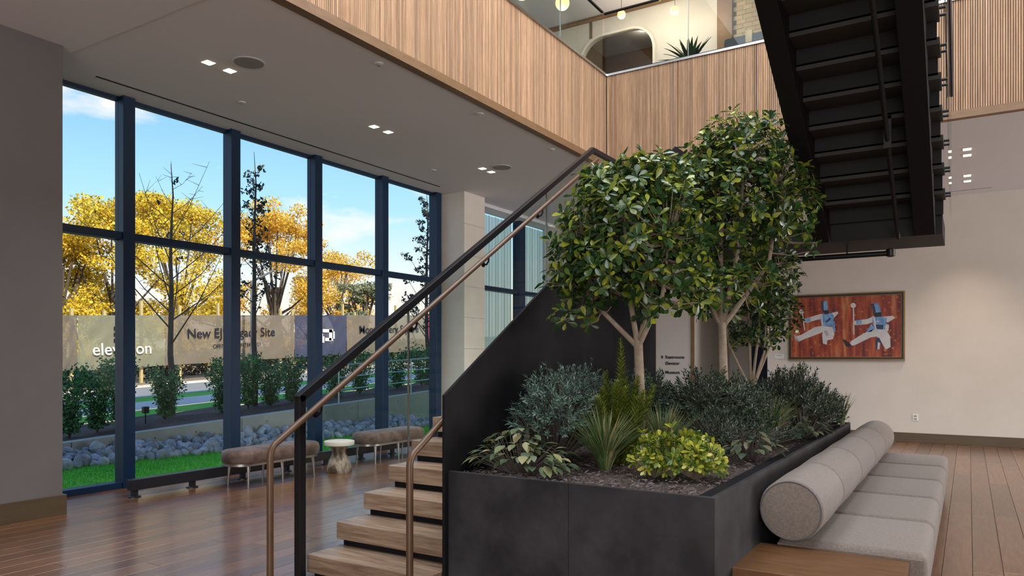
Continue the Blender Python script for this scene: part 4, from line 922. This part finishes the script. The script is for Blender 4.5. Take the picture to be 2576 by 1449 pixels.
for a, b in zip(yy[:-1], yy[1:]):
    zt = lambda y: max(.02, .25+.0485*(y-6.06))
    MB().prism([(-12.0, a+.006, -.1), (-12.0, b-.006, -.1), (-12.0, b-.006, zt(b)), (-12.0, a+.006, zt(a))], (-.2, 0, 0)).build('wall_section', M['conc'], rw, bevel=.008)
    for y in np.arange(a+.6, b-.2, .8):
        for z in (.08, zt(y)-.14):
            if zt(y) > .2: MB().cyl_x((-12.002, y, z), .013, .004, 8).build('tie_hole', M['dark'], rw)
strip('planting_bed', -15.0, -12.215, M['bedmulch'], -.06, 'stuff', 'dark mulch planting bed behind the concrete wall', 'mulch', nx=14, ny=160, rough=.035)
strip('inner_verge', -16.4, -15.0, M['lawn'], -.05, 'stuff', 'thin grass verge between the mulch bed and the sidewalk', 'grass')
strip('sidewalk', -18.6, -16.4, M['paving'], -.04)
strip('outer_verge', -20.2, -18.6, M['lawn'], -.05, 'stuff', 'grass verge between the sidewalk and the street', 'grass')
strip('street', -25.4, -20.2, M['asphalt'], -.10)
strip('street_kerb', -20.35, -20.2, M['paving'], -.03); strip('far_kerb', -25.6, -25.4, M['paving'], -.02)
strip('far_ground', -120, -25.6, M['dirt'], -.03, y0=-60, y1=160)
# rocks: one pebble mesh in three shapes, each rock an object
def rockmesh(seed):
    r_ = random.Random(seed); bm = bmesh.new(); bmesh.ops.create_icosphere(bm, subdivisions=2, radius=1)
    pl_ = [(Vector((r_.gauss(0, 1), r_.gauss(0, 1), r_.gauss(0, 1))).normalized(), r_.uniform(.55, .85)) for _ in range(9)]
    for v_ in bm.verts:
        for n_, d in pl_:
            e = v_.co.dot(n_)-d
            if e > 0: v_.co -= n_*e
    me = bpy.data.meshes.new('rock'); bm.to_mesh(me); bm.free(); me.materials.append(M['rock']); return me
M['rock'] = mat('slate_rock', (.17, .20, .25), .75, var=(.38, .42, .47), scale=9, island=.35, bump=.3, bscale=14)
rms = [rockmesh(s_) for s_ in (1, 2, 3, 4)]
random.seed(71); rk = []
for j in range(5):
    y = 4.9
    while y < 16.5:
        s_ = random.uniform(.065, .125); xe = -11.25+.12*(y-5.6)*.9 if y < 10 else -10.75
        xe = max(-11.35, min(-10.85, xe)); xw = -11.88; x = xe+(xw-xe)*(j+.5)/5+random.uniform(-.08, .08)
        rk.append((x, y, -.06+s_*.38+.032*j*random.uniform(.5, 1.3), s_)); y += s_*random.uniform(1.35, 1.9)
rk = sorted(rk, key=lambda r_: r_[0]**2+r_[1]**2)[:300]
for i, (x, y, z, s_) in enumerate(rk):
    o = bpy.data.objects.new('rock', rms[i % 4]); COL.objects.link(o); o.location = (x, y, z); o.rotation_euler = [random.uniform(0, 6.28) for _ in range(3)]; o.scale = (s_*1.15, s_, s_*.85)
    tag(o, 'blue grey angular rock in the border along the concrete wall', 'rock', 'rocks along the retaining wall')

def foliage_cloud(name, ell, n, size, m_, parent, shell=.35, seed=0, flat=.6):
    r_ = np.random.default_rng(seed); tot = sum(e[1][0]*e[1][1]*e[1][2] for e in ell); P = []
    for c, rad in ell:
        k = int(n*rad[0]*rad[1]*rad[2]/tot); d = r_.normal(0, 1, (k, 3)); d /= np.linalg.norm(d, axis=1)[:, None]
        P.append(np.array(c)+d*np.array(rad)*(r_.uniform(shell, 1, k)**.5)[:, None])
    P = np.concatenate(P); k = len(P)
    d = r_.normal(0, 1, (k, 3)); d /= np.linalg.norm(d, axis=1)[:, None]; e = np.cross(d, r_.normal(0, 1, (k, 3))); e /= np.linalg.norm(e, axis=1)[:, None]
    s_ = size*r_.uniform(.6, 1.3, k)[:, None]
    V = np.stack([P-d*s_*.5, P+e*s_*.32, P+d*s_*.5, P-e*s_*.32], 1).reshape(-1, 3)
    o = npmesh(name, V, (np.arange(k)*4)[:, None]+np.arange(4)[None], m_, parent); o['kind'] = 'stuff'; return o
# shrubs of the bed
M['hedge'] = leafmat('outdoor_shrub_leaf', (.03, .09, .045), (.06, .20, .07), (.14, .38, .11), rough=.4, trans=.2)
def outshrub(label, x, y, h, r_, seed):
    z = zg(x, y)-.06; t = thing('garden_shrub', label, 'shrub', (x, y, z), 'shrubs of the planting bed'); random.seed(seed); sm = MB(); ell = []
    for k in range(11):
        a = k*2.399; e = Vector((x+r_*.85*math.cos(a)*random.uniform(.3, 1), y+r_*.85*math.sin(a)*random.uniform(.3, 1), z+h*random.uniform(.7, 1.05)))
        sm.tube([(x, y, z), tuple(Vector((x, y, z)).lerp(e, .5)), tuple(e)], [.012, .008, .003], 5); b = Vector((x, y, z))
        for s_ in (.2, .4, .62, .82, .98): ell.append((tuple(b.lerp(e, s_)), (.15*r_/.45, .15*r_/.45, .15)))
    sm.build('stems', M['darkbark'], t, recalc=False); foliage_cloud('foliage', ell, 2300, .06, M['hedge'], t, .1, seed)
for i, (px_, x, h, r_, nm) in enumerate([(175, -13.0, 1.15, .5, 'leftmost, half cut off by the grey pier'), (245, -13.3, 1.2, .5, 'second from the pier'), (300, -13.6, 1.35, .45, 'behind the first mullion'), (415, -13.9, 1.05, .42, 'left of the bare tree trunk'), (560, -13.6, 1.1, .48, 'left of the second mullion'), (625, -13.9, 1.15, .45, 'beneath the street lamp tree'), (680, -13.8, 1.05, .5, 'right of the lamp tree'), (735, -13.9, 1.05, .5, 'below the navy banner'), (845, -13.8, 1.05, .55, 'behind the stair glass, left'), (905, -13.9, 1.1, .55, 'behind the stair glass, middle'), (1000, -13.9, 1.1, .6, 'between the last mullions, left'), (1060, -14.0, 1.2, .6, 'between the last mullions, right')]):
    u = (px_-1288)/1853; dx, dy = FW[0]+RT[0]*u, FW[1]+RT[1]*u; outshrub('green garden shrub outside, '+nm, x, dy*x/dx, h, r_, 100+i)
# young street trees
M['dleaf'] = leafmat('dry_dark_leaf', (.012, .018, .03), (.02, .03, .04), (.04, .06, .03), rough=.6, trans=.1)
def young(label, x, y, h, nb, seed, leafy, sp=1.0, start=.28):
    z = zg(x, y)-.06; t = thing('young_tree', label, 'tree', (x, y, z), 'young trees of the planting bed'); random.seed(seed)
    trk = MB(); P = [Vector((x+.05*math.sin(k*1.3), y+.04*math.cos(k*1.7), z+h*k/8)) for k in range(9)]; P[0].x = x; P[0].y = y
    trk.tube([tuple(p) for p in P], [.075, .065, .058, .052, .045, .036, .026, .016, .006], 8); trk.build('trunk', M['darkbark'], t, smooth=True); ell = []; tw = MB()
    for k in range(nb):
        s_ = start+(.93-start)*k/nb; i = min(7, int(s_*8)); p = P[i].lerp(P[i+1], s_*8-i); a = k*2.399+random.uniform(-.4, .4); l = sp*h*.30*(1.12-s_)*random.uniform(.7, 1.15)
        d = Vector((math.cos(a), math.sin(a), random.uniform(.7, 1.2))); m_ = p+d*l*.5-Vector((0, 0, .04)); e = p+d*l+Vector((0, 0, .1*l))
        MB().tube([tuple(p), tuple(m_), tuple(e)], [.02*(1.2-s_), .012*(1.2-s_), .003], 5).build('branch', M['darkbark'], t, smooth=True)
        for q in range(5):
            b0 = p.lerp(m_, random.uniform(.5, 1)) if q < 2 else m_.lerp(e, random.random()); d2 = Vector((random.gauss(0, 1), random.gauss(0, 1), random.uniform(.2, 1.2))).normalized()*l*random.uniform(.2, .4)
            tw.tube([tuple(b0), tuple(b0+d2)], [.005, .002], 4, cap=False); ell.append((tuple(b0+d2), (.09, .09, .09)))
        ell.append((tuple(e), (.10, .10, .10)))
    tw.build('twigs', M['darkbark'], t, recalc=False)
    if leafy: foliage_cloud('foliage', random.sample(ell, max(3, int(len(ell)*min(1, leafy)))), int(len(ell)*leafy*9), .085, M['dleaf'], t, .1, seed)
young('young bare street tree with wide forked branches against the yellow crowns', -14.3, 9.42, 5.35, 20, 81, .06, 1.5)
young('young street tree with a narrow leafy top beside the street lamp', -14.3, 11.55, 6.0, 22, 82, .85, .42, .35)
young('young leafy tree at the right end of the window wall', -14.3, 18.05, 6.1, 26, 83, 1.6, .62, .2)
# street lamp
sl = thing('street_lamp', 'slim grey street lamp with angled arm beyond the road', 'street lamp', (-25.9, 20.8, zg(-25.9, 20.8)))
M['lampgrey'] = mat('lamp_grey', (.12, .13, .16), .5)
zl = zg(-25.9, 20.8); MB().tube([(-25.9, 20.8, zl-.03), (-25.9, 20.8, zl+4.0)], .07, 10).build('pole', M['lampgrey'], sl, smooth=True)
MB().bar((-25.9, 20.8, zl+3.97), (-25.2, 21.35, zl+4.45), .12, .07).build('lamp_arm', M['lampgrey'], sl)
# site fence with banners, parallel to the building, following the street's slope
XF = -27.0; fz = lambda y: zg(XF, y)-.03; bt = lambda y: 3.06+.0478*(y-13.6)
def ypx(px_, x): u = (px_-1288)/1853; dx, dy = FW[0]+RT[0]*u, FW[1]+RT[1]*u; return dy*x/dx
fe = thing('site_fence', 'timber post site fence carrying the printed banners', 'fence', (XF, 22, fz(22)))
M['post'] = mat('yellow_timber', (.42, .34, .16), .8, var=(.34, .27, .12), scale=6)
ypos = [ypx(p, XF-.12) for p in (115, 180, 262, 355, 452, 548, 640, 705, 735, 862, 892, 995, 1026, 1075, 1120)]
for y in ypos: MB().box(XF-.17, XF-.07, y-.05, y+.05, fz(y)-.1, bt(y)+random.uniform(.15, .55)).build('post', M['post'], fe)
for a, b in zip(ypos[:-1], ypos[1:]):
    MB().bar((XF-.06, a, bt(a)-.04), (XF-.06, b, bt(b)-.04), .05, .05).build('rail', M['lampgrey'], fe); MB().bar((XF-.20, a, bt(a)-.1), (XF-.20, (a+b)/2, fz(b)+.9), .05, .05).build('brace', M['lampgrey'], fe)
def banner(label, p0, p1, b0, b1, m_, seed):
    y0, y1 = ypx(p0, XF), ypx(p1, XF); r_ = random.Random(seed); nu, nv = 36, 16; v = []; ph = [r_.uniform(0, 6.28) for _ in range(6)]
    for j in range(nv+1):
        for i in range(nu+1):
            y = y0+(y1-y0)*i/nu; zb = b0+(b1-b0)*i/nu; z = bt(y)-.02+(zb-bt(y))*j/nv; s_ = j/nv
            w = .05*math.sin(4*i/nu+5*s_+ph[0])*s_+.03*math.sin(17*i/nu-9*s_+ph[1])*s_+.02*math.sin(29*i/nu+14*s_+ph[2])
            v.append((XF+.06+w*.5, y, z))
    f = [(j*(nu+1)+i, j*(nu+1)+i+1, (j+1)*(nu+1)+i+1, (j+1)*(nu+1)+i) for j in range(nv) for i in range(nu)]
    t = thing('printed_banner', label, 'banner', (XF+.06, (y0+y1)/2, min(b0, b1))); npmesh('banner_cloth', v, f, m_, t, smooth=True); return t
def zb_(px_, py_): u = (px_-1288)/1853; d = XF/(FW[0]+RT[0]*u); return 1.6+(897-py_)/1853*d
cA = meshcloth('banner_taupe', (.14, .12, .105), .14, .2); cB = meshcloth('banner_sage', (.20, .20, .145), .14, .2); cC = meshcloth('banner_tan', (.17, .14, .115), .14, .2); cN = meshcloth('banner_navy', (.035, .045, .10), .08, .2); cM = meshcloth('banner_magenta', (.50, .03, .12), .1, .3)
tk = mat('banner_ink', (.010, .012, .026), .8, spec=.1); tw_ = mat('banner_white', (.62, .64, .66), .7)
banner('plain taupe banner at the left end of the fence', 60, 192, zb_(60, 938), zb_(192, 930), cA, 1)
b1 = banner('sage green banner with white lettering and small dark squares', 193, 412, zb_(193, 933), zb_(412, 918), cB, 2)
b2 = banner('tan banner with two lines of dark lettering', 413, 738, zb_(413, 918), zb_(738, 898), cC, 3)
b3 = banner('navy blue banner with a white interlocking logo', 739, 869, zb_(739, 898), zb_(869, 890), cN, 4)
b4 = banner('tan banner with dark lettering seen through the stair glass', 870, 1074, zb_(870, 892), zb_(1074, 880), cC, 5)
banner('magenta banner edge at the right end of the fence', 1075, 1140, zb_(1075, 882), zb_(1140, 878), cM, 6)
def line(s_, p0, p1, yb0, yb1, m_, par, bold=.006):
    a = Vector((XF+.125, ypx(p0, XF+.125), zb_(p0, yb0))); b = Vector((XF+.125, ypx(p1, XF+.125), zb_(p1, yb1))); xd = (b-a).normalized(); t = text(s_, 1, m_, par, a, xd, xd.orthogonal(), bold=.005)
    w = max(v_.co.x for v_ in t.data.vertices); k = (b-a).length/w
    up = Vector((0, 0, 1)); zz = xd.cross(up).normalized(); up = zz.cross(xd); M4 = Matrix((xd*k, up*k, zz)).transposed().to_4x4(); M4.translation = a-wpos(par); t.matrix_local = M4
line('elevation', 232, 381, 894, 889, tw_, b1); line('New EJI Legacy Site', 471, 692, 851, 845, tk, b2); line('OPENING WINTER 2021', 536, 655, 876, 870, tk, b2); line('Montgomery Square', 904, 1053, 839, 836, tk, b4)
for k, py_ in enumerate((826, 841, 856)):
    for q in range(3):
        px_ = 291+q*12; y = ypx(px_, XF+.125); z = zb_(px_, py_); MB().box(XF+.115, XF+.125, y-.06, y+.06, z-.06, z+.06).build('logo_square', tk, b1)
for (a, b, c, d) in ((773, 784, 833, 850), (784, 812, 838, 846), (812, 836, 828, 836), (828, 838, 828, 857), (806, 816, 846, 862), (818, 834, 850, 858), (836, 842, 834, 852)):
    y0, y1 = ypx(a, XF+.125), ypx(b, XF+.125); MB().box(XF+.115, XF+.125, y0, y1, zb_(a, d), zb_(a, c)).build('logo_bar', tw_, b3)
# hedge and trees behind the fence
M['under'] = leafmat('undergrowth_shade_leaf', (.012, .012, .010), (.03, .026, .015), (.10, .075, .03), rough=.8, trans=.1)  # near-black leaf colours hold the shade under the trees
ug = thing('undergrowth', 'undergrowth darkened for the shade behind the site fence', 'hedge', (-29.5, 24, zg(-29.5, 24)))
foliage_cloud('foliage', [((-29.5-random.uniform(0, 1.2), y, zg(-29, y)+.45), (.7, 1.0, .75)) for y in np.arange(6, 44, 1.3)], 9000, .22, M['under'], ug, .1, 5)
ust = MB()
for y in np.arange(6.5, 44, 1.7): ust.tube([(-29.6, y, zg(-29.6, y)-.05), (-29.6, y+.2, zg(-29.6, y)+1.0)], [.05, .02], 5)
ust.build('stems', M['darkbark'], ug, recalc=False)
M['yellow'] = leafmat('autumn_leaf', (.12, .15, .03), (.85, .62, .04), (.98, .75, .12), (.0, .46, .92), rough=.6, trans=.5)
M['orange'] = leafmat('orange_autumn_leaf', (.30, .19, .03), (.86, .58, .06), (.97, .66, .16), (.0, .46, .92), rough=.6, trans=.5)
M['olive'] = leafmat('olive_leaf', (.06, .09, .05), (.18, .21, .12), (.30, .30, .2), (.0, .5, .9), rough=.6, trans=.25)
def bigtree(label, px_, x, top_py, wpx, m_, n, seed, lsize=.17, low=.06):
    u = (px_-1288)/1853; dx, dy = FW[0]+RT[0]*u, FW[1]+RT[1]*u; D = x/dx; y = dy*D; z0 = zg(x, y)-.05; H_ = 1.6+(897-top_py)/1853*D-z0; Rr = wpx/1853*D/2
    t = thing('autumn_tree', label, 'tree', (x, y, z0)); rr = random.Random(seed); base = Vector((x, y, z0)); ell = []
    MB().tube([tuple(base), (x, y, z0+H_*.25), (x+.2, y, z0+H_*.45)], [.38, .30, .2], 9).build('trunk', M['darkbark'], t, smooth=True)
    for k in range(16):
        a = k*2.399; s_ = rr.uniform(.15, 1); e = Vector((x+Rr*.78*math.cos(a)*s_**.5, y+Rr*.78*math.sin(a)*s_**.5, z0+H_*(low+.68*(k+.5)/16 if s_ > .5 else .82)))
        p = base+Vector((0, 0, H_*rr.uniform(.15, .4))); MB().tube([tuple(p), tuple(p.lerp(e, .5)+Vector((0, 0, -.2))), tuple(e)], [.13, .07, .03], 6).build('branch', M['darkbark'], t, smooth=True)
        for q in range(8):
            g_ = Vector((rr.gauss(0, 1), rr.gauss(0, 1), rr.gauss(0, .6))); c = e+g_*Rr*.22
            c.z = min(c.z, z0+H_*.93); ell.append((tuple(c), (Rr*.20, Rr*.20, Rr*.14)))
    foliage_cloud('foliage', ell, n, lsize, m_, t, .05, seed)
bigtree('broad golden autumn tree behind the sage banner', 285, -40, 490, 330, M['yellow'], 25000, 91)
bigtree('tallest golden autumn tree in the middle beyond the fence', 455, -43, 468, 330, M['yellow'], 28000, 92)
bigtree('rounded golden orange tree behind the street lamp', 690, -42, 498, 260, M['orange'], 25000, 93)
bigtree('low orange tree behind the navy banner', 850, -44, 620, 220, M['orange'], 18000, 94)
bigtree('grey green tree behind the tan banner on the right', 915, -38, 690, 130, M['olive'], 5000, 95, .2)
bigtree('golden tree partly hidden by the grey pier', 150, -41, 560, 260, M['yellow'], 15000, 96)
# handrail on the retaining wall, spotlight in the bed
gr = thing('garden_railing', 'light metal railing along the top of the retaining wall', 'railing', (-12.1, 14, .6))
y0, y1 = ypx(852, -12.1), ypx(1110, -12.1); zt = lambda y: .25+.0485*(y-6.06)
M['galv'] = mat('galvanised', (.45, .52, .58), .35, metal=.6)
for y in np.linspace(y0, y1, 4): MB().tube([(-12.1, y, zt(y)-.02), (-12.1, y, zt(y)+.86)], .018, 8).build('post', M['galv'], gr, smooth=True)
for h in (.3, .58, .86): MB().tube([(-12.1, y0, zt(y0)+h), (-12.1, y1, zt(y1)+h)], .014, 8).build('rail', M['galv'], gr, smooth=True)
gs = thing('garden_spotlight', 'small black garden spotlight in the mulch left of the bare trunk', 'spotlight', (-13.6, ypx(366, -13.6), zg(-13.6, 8)))
yq = ypx(366, -13.6); zq = zg(-13.6, yq)-.05
MB().tube([(-13.6, yq, zq), (-13.6, yq, zq+.22)], .012, 6).build('stake', M['rail'], gs); MB().box(-13.65, -13.55, yq-.05, yq+.05, zq+.2, zq+.33).build('lamp_head', M['rail'], gs, bevel=.01)
